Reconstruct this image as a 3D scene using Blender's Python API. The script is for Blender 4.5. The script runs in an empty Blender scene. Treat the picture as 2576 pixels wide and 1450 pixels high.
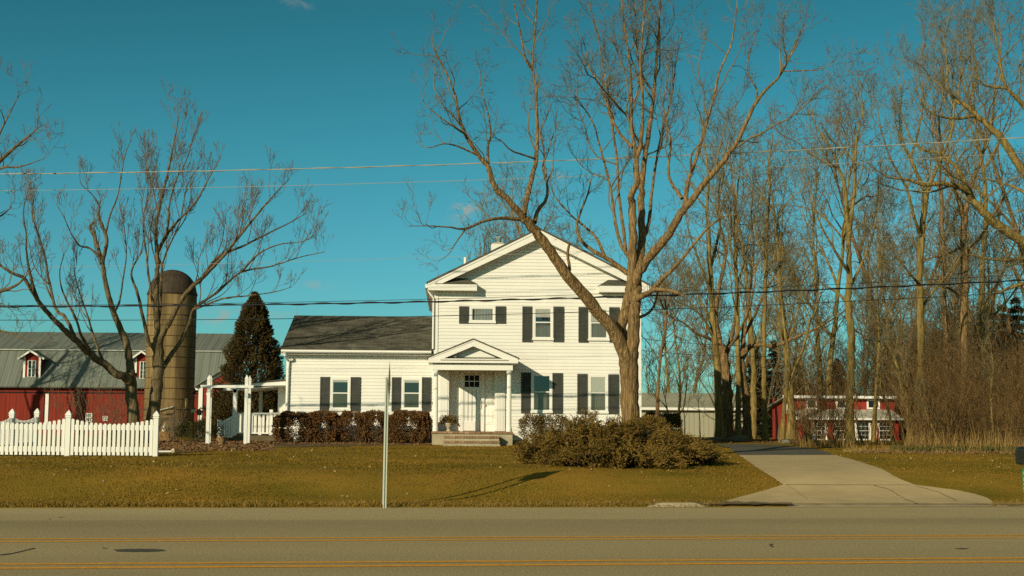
import bpy, math, random
import numpy as np
from mathutils import Vector, Matrix
random.seed(7)
rng = np.random.default_rng(11)
scene = bpy.context.scene
COL = scene.collection
R = math.radians

# ------------------------------------------------------------------ camera
F = 3500.0; CX, CY = 1288.0, 725.0          # focal length and centre, in units of a 2576-wide frame
CAM = np.array([0.0, 0.0, 1.65])
PSI, PITCH, ROLL = R(2.5), R(5.66), R(0.36)
f_ = np.array([math.sin(PSI)*math.cos(PITCH), math.cos(PSI)*math.cos(PITCH), math.sin(PITCH)])
r0 = np.array([math.cos(PSI), -math.sin(PSI), 0.0])
u0 = np.cross(r0, f_)
r_ = math.cos(ROLL)*r0 + math.sin(ROLL)*u0
u_ = -math.sin(ROLL)*r0 + math.cos(ROLL)*u0
def ray(x, y): return f_*F + r_*(x-CX) + u_*(CY-y)
def P(x, y, Y):
    d = ray(x, y); return CAM + d*(Y/d[1])
def G(x, y, z=0.0):
    d = ray(x, y); return CAM + d*((z-CAM[2])/d[2])
cd = bpy.data.cameras.new("camera"); cam = bpy.data.objects.new("camera", cd); COL.objects.link(cam)
cd.sensor_width = 36; cd.lens = 36*F/2576; cd.clip_start = .1; cd.clip_end = 6000
M = Matrix.Identity(4)
for i in range(3):
    M[i][0] = r_[i]; M[i][1] = u_[i]; M[i][2] = -f_[i]; M[i][3] = CAM[i]
cam.matrix_world = M
scene.camera = cam

# ------------------------------------------------------------------ terrain
E0 = G(0, 1278.5); E1 = G(2576, 1275.5)
ED = (E1-E0)/np.linalg.norm(E1-E0); EN = np.array([-ED[1], ED[0], 0.0])
PROF_T = np.array([-1e4, -.06, 0.0, .25, 1.0, 1.9, 2.8, 3.8, 4.8, 6.5, 11, 24, 33, 45, 60, 100, 1e4])
PROF_H = np.array([-.05, -.05, .0, .02, .05, .10, .28, .50, .60, .66, .74, .97, 1.0, .95, .88, .80, .80])
def tt(X, Y): return (X-E0[0])*EN[0] + (Y-E0[1])*EN[1]
def ss(X, Y): return (X-E0[0])*ED[0] + (Y-E0[1])*ED[1]
_td = np.arange(-2, 110, .05); _hd = np.interp(_td, PROF_T, PROF_H)
_k = np.exp(-.5*(np.arange(-24, 25)*.05/.38)**2); _k /= _k.sum()
_hs = np.convolve(np.pad(_hd, 24, mode='edge'), _k, 'valid'); _w = np.clip((_td-.15)/1.0, 0, 1); _hs = _hs*_w+_hd*(1-_w)
def h_t(t): return np.interp(t, _td, _hs)
def gz(X, Y): return float(h_t(tt(X, Y)))
def st(s, t): return E0[0]+ED[0]*s+EN[0]*t, E0[1]+ED[1]*s+EN[1]*t
def T(x, y):
    d = ray(x, y); d = d/d[1]; lo = 10.0
    for Y in np.arange(12, 140, .1):
        p = CAM + d*Y
        if p[2] < gz(p[0], p[1]):
            a, b = Y-.1, Y
            for _ in range(22):
                m = (a+b)/2; p = CAM+d*m
                if p[2] < gz(p[0], p[1]): b = m
                else: a = m
            return CAM+d*b
    return CAM + d*140
def gp(x, Y):
    p = P(x, 1090, Y); return np.array([p[0], Y, gz(p[0], Y)])

# ------------------------------------------------------------------ object helpers
OFF = {}
def link(o, parent=None):
    COL.objects.link(o)
    if parent is not None: o.parent = parent
    return o
def tag(o, label=None, cat=None, group=None, kind=None):
    for k, v in (("label", label), ("category", cat), ("group", group), ("kind", kind)):
        if v: o[k] = v
    return o
def thing(name, label, cat, loc, group=None):
    o = bpy.data.objects.new(name, None); COL.objects.link(o)
    o.empty_display_size = .2
    o.location = [float(v) for v in loc]; OFF[o.name] = np.array(loc, float)
    return tag(o, label, cat, group)
def mesh_obj(name, verts, faces, mat, parent=None, smooth=False, loc=None):
    """verts in world coordinates; faces list or (N,k) array"""
    verts = np.asarray(verts, dtype=np.float64)
    off = OFF[parent.name] if parent is not None else (np.array(loc, float) if loc is not None else np.zeros(3))
    me = bpy.data.meshes.new(name)
    v = verts - off
    if isinstance(faces, np.ndarray):
        n, k = faces.shape
        me.vertices.add(len(v)); me.vertices.foreach_set("co", v.astype(np.float32).ravel())
        me.loops.add(n*k); me.loops.foreach_set("vertex_index", faces.astype(np.int32).ravel())
        me.polygons.add(n)
        me.polygons.foreach_set("loop_start", np.arange(0, n*k, k, dtype=np.int32))
        me.update(calc_edges=True)
        if smooth: me.polygons.foreach_set("use_smooth", np.ones(n, bool))
    else:
        me.from_pydata(v.tolist(), [], faces); me.update()
        if smooth:
            for p in me.polygons: p.use_smooth = True
    me.materials.append(mat)
    o = bpy.data.objects.new(name, me); link(o, parent)
    OFF[o.name] = off
    if parent is None: o.location = off
    return o
class MB:
    def __init__(s): s.v = []; s.f = []
    def add(s, v, f):
        n = len(s.v); s.v += [tuple(map(float, p)) for p in v]; s.f += [tuple(i+n for i in q) for q in f]; return s
    def box(s, x0, x1, y0, y1, z0, z1):
        v = [(x0,y0,z0),(x1,y0,z0),(x1,y1,z0),(x0,y1,z0),(x0,y0,z1),(x1,y0,z1),(x1,y1,z1),(x0,y1,z1)]
        return s.add(v, [(0,3,2,1),(4,5,6,7),(0,1,5,4),(1,2,6,5),(2,3,7,6),(3,0,4,7)])
    def prism(s, pts, ax, a, b):
        """polygon pts (2D) extruded along axis ax between a and b; the two coordinates are the other axes in order"""
        n = len(pts); v = []
        for w in (a, b):
            for p in pts:
                q = [p[0], p[1]]; q.insert(ax, w); v.append(q)
        f = [tuple(range(n)), tuple(range(2*n-1, n-1, -1))]
        for i in range(n): j = (i+1) % n; f.append((i, i+n, j+n, j))
        return s.add(v, f)
    def bar(s, a, b, w, h=None, up=(0,0,1)):
        a, b = np.array(a, float), np.array(b, float); h = h or w
        d = (b-a)/np.linalg.norm(b-a); up = np.array(up, float)
        if abs(d@up) > .98: up = np.array([0, 1., 0])
        x = np.cross(d, up); x /= np.linalg.norm(x); y = np.cross(x, d)
        c = [(-w/2,-h/2),(w/2,-h/2),(w/2,h/2),(-w/2,h/2)]
        v = [a+x*i+y*j for i, j in c]+[b+x*i+y*j for i, j in c]
        return s.add(v, [(0,1,2,3),(7,6,5,4),(0,4,5,1),(1,5,6,2),(2,6,7,3),(3,7,4,0)])
    def lathe(s, c, prof, n=20, caps=True):
        """prof: (radius, z) bottom to top around centre c"""
        b = len(s.v); v = []; f = []
        for r, z in prof:
            for k in range(n):
                a = 2*math.pi*k/n; v.append((c[0]+r*math.cos(a), c[1]+r*math.sin(a), c[2]+z))
        for i in range(len(prof)-1):
            for k in range(n):
                q = (k+1) % n; f.append((i*n+k, i*n+q, (i+1)*n+q, (i+1)*n+k))
        if caps: f.append(tuple(range(n-1, -1, -1))); f.append(tuple(range((len(prof)-1)*n, len(prof)*n)))
        return s.add(v, f)
    def tube(s, pts, rads, n=6):
        v, f = tubes(np.array(pts, float)[None], np.array(rads, float)[None], n)
        return s.add(v, [tuple(q) for q in f])
    def build(s, name, mat, parent=None, smooth=False, loc=None):
        return mesh_obj(name, s.v, s.f, mat, parent, smooth, loc)
def bevel(o, w=.01, seg=2):
    m = o.modifiers.new("edge", 'BEVEL'); m.width = w; m.segments = seg; m.limit_method = 'ANGLE'; return o

def tubes(p, r, S):
    """p (N,n,3), r (N,n) -> verts, quad faces"""
    N, n, _ = p.shape
    t = np.empty_like(p); t[:, 1:-1] = p[:, 2:]-p[:, :-2]; t[:, 0] = p[:, 1]-p[:, 0]; t[:, -1] = p[:, -1]-p[:, -2]
    t /= np.linalg.norm(t, axis=2, keepdims=True)+1e-9
    m = p[:, -1]-p[:, 0]; m /= np.linalg.norm(m, axis=1, keepdims=True)+1e-9
    ref = np.where(np.abs(m[:, 2:3]) > .7, np.array([[1., .3, 0]]), np.array([[0., 0., 1.]]))
    ref = np.repeat(ref[:, None, :], n, 1)
    u = np.cross(t, ref); u /= np.linalg.norm(u, axis=2, keepdims=True)+1e-9
    w = np.cross(t, u)
    a = np.arange(S)*2*np.pi/S
    ring = p[:, :, None, :] + r[:, :, None, None]*(u[:, :, None, :]*np.cos(a)[None, None, :, None] + w[:, :, None, :]*np.sin(a)[None, None, :, None])
    v = ring.reshape(-1, 3)
    base = (np.arange(N)*n*S)[:, None, None]
    i = (np.arange(n-1)*S)[None, :, None]; k = np.arange(S)[None, None, :]; k2 = (k+1) % S
    q = np.stack([base+i+k, base+i+k2, base+i+S+k2, base+i+S+k], -1).reshape(-1, 4)
    return v, q
def leaves(c, d, L, W, droop=0.0):
    """diamond leaves: centre c (N,3), long axis d (N,3) unit, length L, width W"""
    N = len(c); side = rng.normal(size=(N, 3)); side -= d*(side*d).sum(1, keepdims=True); side /= np.linalg.norm(side, axis=1, keepdims=True)+1e-9
    L = np.broadcast_to(L, N)[:, None]; W = np.broadcast_to(W, N)[:, None]
    v = np.stack([c-d*L/2, c+side*W/2, c+d*L/2, c-side*W/2], 1).reshape(-1, 3)
    return v, np.arange(N*4).reshape(-1, 4)
def rdirs(n):
    v = rng.normal(size=(n, 3)); return v/np.linalg.norm(v, axis=1, keepdims=True)
def unit(v): return v/(np.linalg.norm(v, axis=-1, keepdims=True)+1e-9)

# ------------------------------------------------------------------ materials
def mat(name, color, rough=.8, var=.25, scale=3.0, bump=0.0, bscale=None, stretch=(1,1,1), color2=None, spec=.3, metal=0.0, island=0.0, detail=6, rot=None):
    """noise-varied surface; color2 = second colour of the variation; island = brightness change per loose piece"""
    m = bpy.data.materials.new(name); m.use_nodes = True; nt = m.node_tree; N = nt.nodes; Lk = nt.links
    b = N["Principled BSDF"]; b.inputs["Roughness"].default_value = rough; b.inputs["Metallic"].default_value = metal
    b.inputs["Specular IOR Level"].default_value = spec
    tc = N.new("ShaderNodeTexCoord"); mp = N.new("ShaderNodeMapping"); mp.inputs["Scale"].default_value = stretch
    if rot: mp.inputs["Rotation"].default_value = rot
    Lk.new(tc.outputs["Object"], mp.inputs["Vector"])
    nz = N.new("ShaderNodeTexNoise"); nz.inputs["Scale"].default_value = scale; nz.inputs["Detail"].default_value = detail; nz.inputs["Roughness"].default_value = .62
    Lk.new(mp.outputs[0], nz.inputs["Vector"])
    rp = N.new("ShaderNodeValToRGB"); rp.color_ramp.elements[0].position = .32; rp.color_ramp.elements[1].position = .68
    c = np.array(color); c2 = np.array(color2) if color2 is not None else c*(1+var)
    c1 = c if color2 is not None else c*(1-var)
    rp.color_ramp.elements[0].color = (*c1, 1); rp.color_ramp.elements[1].color = (*c2, 1)
    Lk.new(nz.outputs["Fac"], rp.inputs["Fac"]); out = rp.outputs["Color"]
    if island:
        ge = N.new("ShaderNodeNewGeometry"); mr = N.new("ShaderNodeMapRange"); mr.inputs["To Min"].default_value = 1-island; mr.inputs["To Max"].default_value = 1+island
        Lk.new(ge.outputs["Random Per Island"], mr.inputs["Value"])
        mx = N.new("ShaderNodeMix"); mx.data_type = 'RGBA'; mx.blend_type = 'MULTIPLY'; mx.inputs["Factor"].default_value = 1
        Lk.new(out, mx.inputs["A"]); Lk.new(mr.outputs[0], mx.inputs["B"]); out = mx.outputs["Result"]
    Lk.new(out, b.inputs["Base Color"])
    if bump:
        n2 = N.new("ShaderNodeTexNoise"); n2.inputs["Scale"].default_value = bscale or scale*4; n2.inputs["Detail"].default_value = 8
        Lk.new(mp.outputs[0], n2.inputs["Vector"])
        bp = N.new("ShaderNodeBump"); bp.inputs["Strength"].default_value = 1; bp.inputs["Distance"].default_value = bump
        Lk.new(n2.outputs["Fac"], bp.inputs["Height"]); Lk.new(bp.outputs[0], b.inputs["Normal"])
    m["out"] = 1
    return m
def node_after_color(m, blend, fac_socket_builder):
    """insert a multiply of the base colour by a built value"""
    nt = m.node_tree; b = nt.nodes["Principled BSDF"]; src = b.inputs["Base Color"].links[0].from_socket
    mx = nt.nodes.new("ShaderNodeMix"); mx.data_type = 'RGBA'; mx.blend_type = blend
    nt.links.new(src, mx.inputs["A"]); fac_socket_builder(nt, mx); nt.links.new(mx.outputs["Result"], b.inputs["Base Color"])
    return m
def lines(m, axis, period, width, dark, offset=0.0, soft=False):
    """thin darker lines every `period` along an object axis (joints, seams, laps)"""
    def bld(nt, mx):
        tc = nt.nodes.new("ShaderNodeTexCoord"); sp = nt.nodes.new("ShaderNodeSeparateXYZ"); nt.links.new(tc.outputs["Object"], sp.inputs[0])
        a = nt.nodes.new("ShaderNodeMath"); a.operation = 'ADD'; a.inputs[1].default_value = offset+1000*period; nt.links.new(sp.outputs[axis], a.inputs[0])
        d = nt.nodes.new("ShaderNodeMath"); d.operation = 'DIVIDE'; d.inputs[1].default_value = period; nt.links.new(a.outputs[0], d.inputs[0])
        fr = nt.nodes.new("ShaderNodeMath"); fr.operation = 'FRACT'; nt.links.new(d.outputs[0], fr.inputs[0])
        lt = nt.nodes.new("ShaderNodeMath"); lt.operation = 'LESS_THAN'; lt.inputs[1].default_value = width/period; nt.links.new(fr.outputs[0], lt.inputs[0])
        nt.links.new(lt.outputs[0], mx.inputs["Factor"]); mx.inputs["B"].default_value = (dark, dark, dark, 1)
    return node_after_color(m, 'MULTIPLY', bld)

WHITE = (.82, .80, .73)
m_white = mat("white_paint", WHITE, .55, .05, 1.2, spec=.25)
m_fence = mat("white_vinyl", (.80, .78, .71), .4, .05, 1.2, spec=.4, island=.03)
m_siding = mat("white_siding", (.80, .78, .71), .55, .05, .7, spec=.2)
m_trim = mat("white_trim", (.83, .80, .73), .5, .03, 1.5, spec=.25)
m_shutter = mat("charcoal_shutter", (.050,.052,.042), .6, .2, 4)
m_shingle = mat("grey_shingles", (.10,.094,.07), .95, .35, 1.6, bump=.01, bscale=30, stretch=(1, 3, 3), spec=.1)
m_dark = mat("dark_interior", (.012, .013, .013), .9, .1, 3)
m_curtain = mat("curtain_cloth", (.34, .33, .26), .9, .3, 9, stretch=(4, 1, .2))
m_blind = mat("window_blind", (.62, .60, .50), .8, .05, 2)
m_screen = mat("insect_screen", (.16, .155, .11), .8, .15, 3)
m_brick = mat("porch_brick", (.30, .18, .10), .9, .25, 5, bump=.006, bscale=60, island=.25)
m_concrete = mat("old_concrete", (.40, .34, .22), .9, .18, 3.5, bump=.004, bscale=40)
m_barnred = mat("barn_red_boards", (.23, .026, .012), .85, .30, 1.3, stretch=(6, 6, .35), bump=.01, bscale=12)
m_metalroof = mat("weathered_metal_roof", (.18,.20,.165), .55, .25, .6, stretch=(14, .3, .3), spec=.3, metal=.1)
m_bark = mat("grey_brown_bark", (.080, .050, .020), .95, .4, 11.0, bump=.09, bscale=16, stretch=(1.5, 1.5, .20), color2=(.38, .245, .110), spec=.1)
m_barky = mat("lichen_bark", (.10, .068, .022), .95, .4, 5.0, bump=.07, bscale=12, stretch=(1.5, 1.5, .22), color2=(.34, .245, .08), spec=.1)
m_barkd = mat("dark_bark", (.07, .050, .026), .95, .4, 6.0, bump=.07, bscale=13, stretch=(1.5, 1.5, .22), color2=(.24, .18, .095), spec=.1)
m_barkg = mat("umber_bark", (.075, .045, .022), .95, .4, 5.0, bump=.07, bscale=12, stretch=(1.5, 1.5, .22), color2=(.30, .19, .085), spec=.1)
m_twig = mat("brown_twigs", (.12,.096,.054), .9, .3, 1.0, color2=(.24,.195,.115), spec=.15)
m_twigy = mat("tan_twigs", (.14,.112,.055), .9, .3, .8, color2=(.27,.22,.115), spec=.15)
m_twigr = mat("reddish_twigs", (.13,.092,.058), .9, .3, .8, color2=(.24,.18,.115), spec=.15)
m_brush = mat("brown_brush", (.15,.085,.032), .9, .3, .5, color2=(.27,.165,.066), spec=.1, island=.3)
m_hedge = mat("russet_hedge_leaves", (.12,.056,.017), .7, .4, 2.2, color2=(.18,.085,.026), island=.45, spec=.25)
m_juniper = mat("bronze_juniper_needles", (.10,.064,.013), .75, .4, 1.6, color2=(.24,.145,.028), island=.4, spec=.2)
m_yew = mat("olive_yew_needles", (.075,.052,.013), .7, .4, 1.8, color2=(.17,.105,.024), island=.4, spec=.25)
m_cedar = mat("dark_cedar_sprays", (.040,.032,.011), .8, .4, .9, color2=(.105,.068,.020), island=.4, spec=.15)
m_spruce = mat("dark_spruce_needles", (.016, .020, .010), .8, .4, .5, color2=(.040, .042, .018), island=.4, spec=.15)
m_shrubg = mat("dull_green_shrub", (.035, .040, .012), .8, .4, 1.5, color2=(.075, .065, .018), island=.4, spec=.15)
m_wire = mat("black_cable", (.02, .022, .022), .5, .1, 2)
m_wireb = mat("bright_aluminium_wire", (.45, .42, .33), .4, .1, 2, metal=.2)
m_steel = mat("galvanised_steel", (.46, .47, .41), .5, .12, 5, metal=.1, stretch=(1, 1, .2))
m_stone = mat("granite_boulder", (.16, .14, .10), .9, .35, 4, bump=.03, bscale=10)
m_terra = mat("clay_pot", (.27, .17, .08), .85, .2, 6)
m_urn = mat("stone_urn", (.52, .45, .30), .85, .15, 6)
m_wood = mat("weathered_lumber", (.30, .17, .06), .85, .3, 4, stretch=(.4, 4, 4), island=.25)
m_oldwood = mat("grey_old_wood", (.12, .09, .05), .9, .3, 4, stretch=(.4, 4, 4))
def glass(name, tint, refl=.5, thru=.35):
    m = bpy.data.materials.new(name); m.use_nodes = True; nt = m.node_tree; nt.nodes.clear()
    o = nt.nodes.new("ShaderNodeOutputMaterial"); g = nt.nodes.new("ShaderNodeBsdfGlossy"); g.inputs["Roughness"].default_value = .03; g.inputs["Color"].default_value = (*tint, 1)
    t = nt.nodes.new("ShaderNodeBsdfTransparent"); d = nt.nodes.new("ShaderNodeBsdfDiffuse"); d.inputs["Color"].default_value = (.02, .025, .025, 1)
    nz = nt.nodes.new("ShaderNodeTexNoise"); nz.inputs["Scale"].default_value = 1.3; bp = nt.nodes.new("ShaderNodeBump"); bp.inputs["Distance"].default_value = .004
    nt.links.new(nz.outputs["Fac"], bp.inputs["Height"]); nt.links.new(bp.outputs[0], g.inputs["Normal"])
    a = nt.nodes.new("ShaderNodeMixShader"); a.inputs[0].default_value = thru; nt.links.new(d.outputs[0], a.inputs[1]); nt.links.new(t.outputs[0], a.inputs[2])
    b = nt.nodes.new("ShaderNodeMixShader"); b.inputs[0].default_value = refl; nt.links.new(a.outputs[0], b.inputs[1]); nt.links.new(g.outputs[0], b.inputs[2])
    nt.links.new(b.outputs[0], o.inputs[0]); return m
m_glass = glass("window_glass", (.75, .8, .8), .10, .84)
m_glassd = glass("dark_window_glass", (.6, .68, .68), .07, .25)

# ------------------------------------------------------------------ sky and sun
AZ = R(38.0); EL = R(20.0)
trav = np.array([math.sin(AZ)*math.cos(EL), math.cos(AZ)*math.cos(EL), -math.sin(EL)])
SKYRAMP = ((0.0, (.36,.90,1.04)), (.10, (.27,.83,.93)), (.19, (.20,.785,.775)), (.29, (.135,.63,.585)), (.36, (.2,.60,.5)), (.52, (.95,.74,.42)), (1.0, (.95,.74,.42)))
w = bpy.data.worlds.new("World"); scene.world = w; w.use_nodes = True; nt = w.node_tree; N = nt.nodes; Lk = nt.links
bg = N["Background"]; bg.inputs["Strength"].default_value = SKY_STR = .085
sky = N.new("ShaderNodeTexSky"); sky.sky_type = 'NISHITA'; sky.sun_disc = False; sky.sun_elevation = EL; sky.sun_rotation = math.atan2(-trav[0], -trav[1])
sky.air_density = 1.0; sky.dust_density = .4; sky.ozone_density = 1.2
tint = N.new("ShaderNodeMix"); tint.data_type = 'RGBA'; tint.blend_type = 'MULTIPLY'; tint.inputs["Factor"].default_value = 1
Lk.new(sky.outputs[0], tint.inputs["A"]); cur = tint.outputs["Result"]
tcw = N.new("ShaderNodeTexCoord")
# sky tint by height; upper sky lifted and warmed as added fill light
spz = N.new("ShaderNodeSeparateXYZ"); Lk.new(tcw.outputs["Generated"], spz.inputs[0])
rpz = N.new("ShaderNodeValToRGB"); Lk.new(spz.outputs[2], rpz.inputs[0])
for k, (p_, c_) in enumerate(SKYRAMP):
    e_ = rpz.color_ramp.elements[k] if k < 2 else rpz.color_ramp.elements.new(p_)
    e_.position = p_; e_.color = (*c_, 1)
Lk.new(rpz.outputs[0], tint.inputs["B"])
# a few small low clouds, fixed in the sky by direction
nzc = N.new("ShaderNodeTexNoise"); nzc.inputs["Scale"].default_value = 70; nzc.inputs["Distortion"].default_value = 1.2; nzc.inputs["Detail"].default_value = 7; nzc.inputs["Roughness"].default_value = .6
mpc = N.new("ShaderNodeMapping"); mpc.inputs["Scale"].default_value = (1, 1, 1.6); Lk.new(tcw.outputs["Generated"], mpc.inputs[0]); Lk.new(mpc.outputs[0], nzc.inputs["Vector"])
def cloud(px, py, rx, rz, amt, tilt=0.0):
    global cur
    d = ray(px, py); d = d/np.linalg.norm(d)
    sub = N.new("ShaderNodeVectorMath"); sub.operation = 'SUBTRACT'; Lk.new(tcw.outputs["Generated"], sub.inputs[0]); sub.inputs[1].default_value = d
    mp = N.new("ShaderNodeMapping"); mp.vector_type = 'TEXTURE'; mp.inputs["Rotation"].default_value = (0, -tilt, 0); mp.inputs["Scale"].default_value = (rx, 1, rz); Lk.new(sub.outputs[0], mp.inputs[0])
    ln = N.new("ShaderNodeVectorMath"); ln.operation = 'LENGTH'; Lk.new(mp.outputs[0], ln.inputs[0])
    mr = N.new("ShaderNodeMapRange"); mr.interpolation_type = 'SMOOTHSTEP'; mr.inputs["From Min"].default_value = 1.0; mr.inputs["From Max"].default_value = .1; mr.inputs["To Min"].default_value = 0; mr.inputs["To Max"].default_value = 1
    Lk.new(ln.outputs["Value"], mr.inputs["Value"])
    m3 = N.new("ShaderNodeMapRange"); m3.interpolation_type = 'SMOOTHSTEP'; m3.inputs["From Min"].default_value = .40; m3.inputs["From Max"].default_value = .74; m3.inputs["To Max"].default_value = amt*1.15
    Lk.new(nzc.outputs["Fac"], m3.inputs["Value"])
    m2 = N.new("ShaderNodeMath"); m2.operation = 'MULTIPLY'; Lk.new(mr.outputs[0], m2.inputs[0]); Lk.new(m3.outputs[0], m2.inputs[1])
    mx = N.new("ShaderNodeMix"); mx.data_type = 'RGBA'; Lk.new(m2.outputs[0], mx.inputs["Factor"]); Lk.new(cur, mx.inputs["A"]); mx.inputs["B"].default_value = (4.6, 4.3, 3.5, 1); cur = mx.outputs["Result"]
for c in ((1175, 522, .024, .012, .95, .75), (590, 795, .03, .010, .7, .1), (705, 798, .022, .006, .6, 0), (800, 717, .02, .005, .35, 0), (185, 760, .018, .008, .55, .1), (1405, 445, .01, .01, .4, 0), (2190, 640, .04, .022, .5, .2), (745, 8, .016, .006, .25, -.2), (1680, 880, .03, .012, .25, 0)): cloud(*c)
Lk.new(cur, bg.inputs["Color"])
sd = bpy.data.lights.new("sun", 'SUN'); sd.energy = 4.2; sd.angle = R(.6); sd.color = (1.0, .885, .635)
so = bpy.data.objects.new("sun", sd); COL.objects.link(so); so.location = (-30, -40, 40)
so.rotation_euler = Vector((-trav[0], -trav[1], -trav[2])).to_track_quat('Z', 'Y').to_euler()
scene.view_settings.view_transform = 'Standard'; scene.view_settings.look = 'None'; scene.view_settings.exposure = 0; scene.view_settings.gamma = 1
scene.cycles.max_bounces = 5; scene.cycles.transparent_max_bounces = 12
scene.cycles.use_denoising = False
scene.cycles.sample_clamp_direct = 2.5; scene.cycles.sample_clamp_indirect = 1.2
scene.cycles.caustics_reflective = False; scene.cycles.caustics_refractive = False
# ================================================================== GROUND
def sheet(name, ss_, ts_, zf, m, kind='structure', smooth=True):
    S, Tt = np.meshgrid(ss_, ts_, indexing='ij'); X, Y = st(S, Tt); Z = zf(S, Tt)
    v = np.stack([X, Y, Z], -1).reshape(-1, 3); n, k = S.shape
    i = (np.arange(n-1)*k)[:, None]; j = np.arange(k-1)[None]
    q = np.stack([i+j, i+k+j, i+k+j+1, i+j+1], -1).reshape(-1, 4)
    o = mesh_obj(name, v, q, m, None, smooth); tag(o, kind=kind); return o
LAWN1, LAWN2 = (.315, .182, .028), (.22, .155, .020)
m_lawn = mat("dormant_lawn", LAWN1, .95, .3, .45, color2=LAWN2, bump=.03, bscale=26, spec=.05)
def patchy(m):
    def bld(nt, mx):
        tc = nt.nodes.new("ShaderNodeTexCoord"); mp = nt.nodes.new("ShaderNodeMapping"); mp.inputs["Scale"].default_value = (.55, 1, 1); nt.links.new(tc.outputs["Object"], mp.inputs[0])
        a = nt.nodes.new("ShaderNodeTexNoise"); a.inputs["Scale"].default_value = .42; a.inputs["Detail"].default_value = 9; a.inputs["Roughness"].default_value = .7; nt.links.new(mp.outputs[0], a.inputs["Vector"])
        r = nt.nodes.new("ShaderNodeValToRGB"); e = r.color_ramp.elements; e[0].position = .30; e[0].color = (.62, .72, .60, 1); e[1].position = .72; e[1].color = (1.35, 1.22, 1.25, 1)
        k = e.new(.5); k.color = (.98, .98, .95, 1)
        nt.links.new(a.outputs["Fac"], r.inputs[0]); mx.inputs["Factor"].default_value = 1; nt.links.new(r.outputs[0], mx.inputs["B"])
    return node_after_color(m, 'MULTIPLY', bld)
patchy(m_lawn)
t_lines = np.unique(np.concatenate([[-3000, -600, -150, -60, -30, -.06], np.arange(0, 12, .25), np.arange(12, 36, .5), np.arange(36, 110, 2), [130, 200, 500, 1500, 4000]]))
s_lines = np.unique(np.concatenate([[-4000, -1200, -400, -150], np.arange(-80, 121, 2.), [200, 400, 1200, 4000]]))
def lawn_z(S, Tt):
    return h_t(Tt) + .012*np.sin(S*.9+Tt*.6)*(Tt > .5)
ground = sheet("ground", s_lines, t_lines, lawn_z, m_lawn)
# road
m_road = mat("worn_asphalt", (.41, .32, .16), .9, .10, .25, bump=.006, bscale=70, stretch=(.25, 1, 1), spec=.25)
def speck(nt, mx):
    tc = nt.nodes.new("ShaderNodeTexCoord"); nz = nt.nodes.new("ShaderNodeTexNoise"); nz.inputs["Scale"].default_value = 30; nz.inputs["Detail"].default_value = 5; nz.inputs["Roughness"].default_value = .75
    nt.links.new(tc.outputs["Object"], nz.inputs["Vector"])
    mr = nt.nodes.new("ShaderNodeMapRange"); mr.inputs["From Min"].default_value = .3; mr.inputs["From Max"].default_value = .7; mr.inputs["To Min"].default_value = .50; mr.inputs["To Max"].default_value = 1.5
    nt.links.new(nz.outputs["Fac"], mr.inputs["Value"]); mx.inputs["Factor"].default_value = 1; nt.links.new(mr.outputs[0], mx.inputs["B"])
node_after_color(m_road, 'MULTIPLY', speck)
def lanes(nt, mx):
    # wheel tracks and the smoother shoulder, along the road
    tc = nt.nodes.new("ShaderNodeTexCoord"); vm = nt.nodes.new("ShaderNodeVectorMath"); vm.operation = 'DOT_PRODUCT'; vm.inputs[1].default_value = EN
    nt.links.new(tc.outputs["Object"], vm.inputs[0])
    sub = nt.nodes.new("ShaderNodeMath"); sub.operation = 'SUBTRACT'; sub.inputs[1].default_value = float(E0@EN); nt.links.new(vm.outputs["Value"], sub.inputs[0])
    nz = nt.nodes.new("ShaderNodeTexNoise"); nz.inputs["Scale"].default_value = 1.1; nt.links.new(tc.outputs["Object"], nz.inputs["Vector"])
    ad = nt.nodes.new("ShaderNodeMath"); ad.operation = 'MULTIPLY_ADD'; nt.links.new(nz.outputs["Fac"], ad.inputs[0]); ad.inputs[1].default_value = .25; nt.links.new(sub.outputs[0], ad.inputs[2])
    mr = nt.nodes.new("ShaderNodeMapRange"); mr.inputs["From Min"].default_value = -14; mr.inputs["From Max"].default_value = 0; nt.links.new(ad.outputs[0], mr.inputs["Value"])
    rp = nt.nodes.new("ShaderNodeValToRGB"); els = rp.color_ramp.elements
    els[0].position = 0; els[0].color = (.88, .88, .86, 1); els[1].position = 1; els[1].color = (1.02, 1.0, .93, 1)
    for p, c in ((.25, .95), (.45, 1.0), (.60, .92), (.70, .84), (.745, .84), (.765, 1.02), (.87, 1.08), (.985, 1.1)):
        e = els.new(p); e.color = (c, c, c*.98, 1)
    nt.links.new(mr.outputs[0], rp.inputs[0]); mx.inputs["Factor"].default_value = 1; nt.links.new(rp.outputs[0], mx.inputs["B"])
node_after_color(m_road, 'MULTIPLY', lanes)
sheet("road", np.concatenate([[-3000, -500], np.arange(-100, 141, 10.), [500, 3000]]), np.array([-26, -18, -12, -6, -2, 0.]), lambda s, t: 0*s, m_road)
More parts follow.
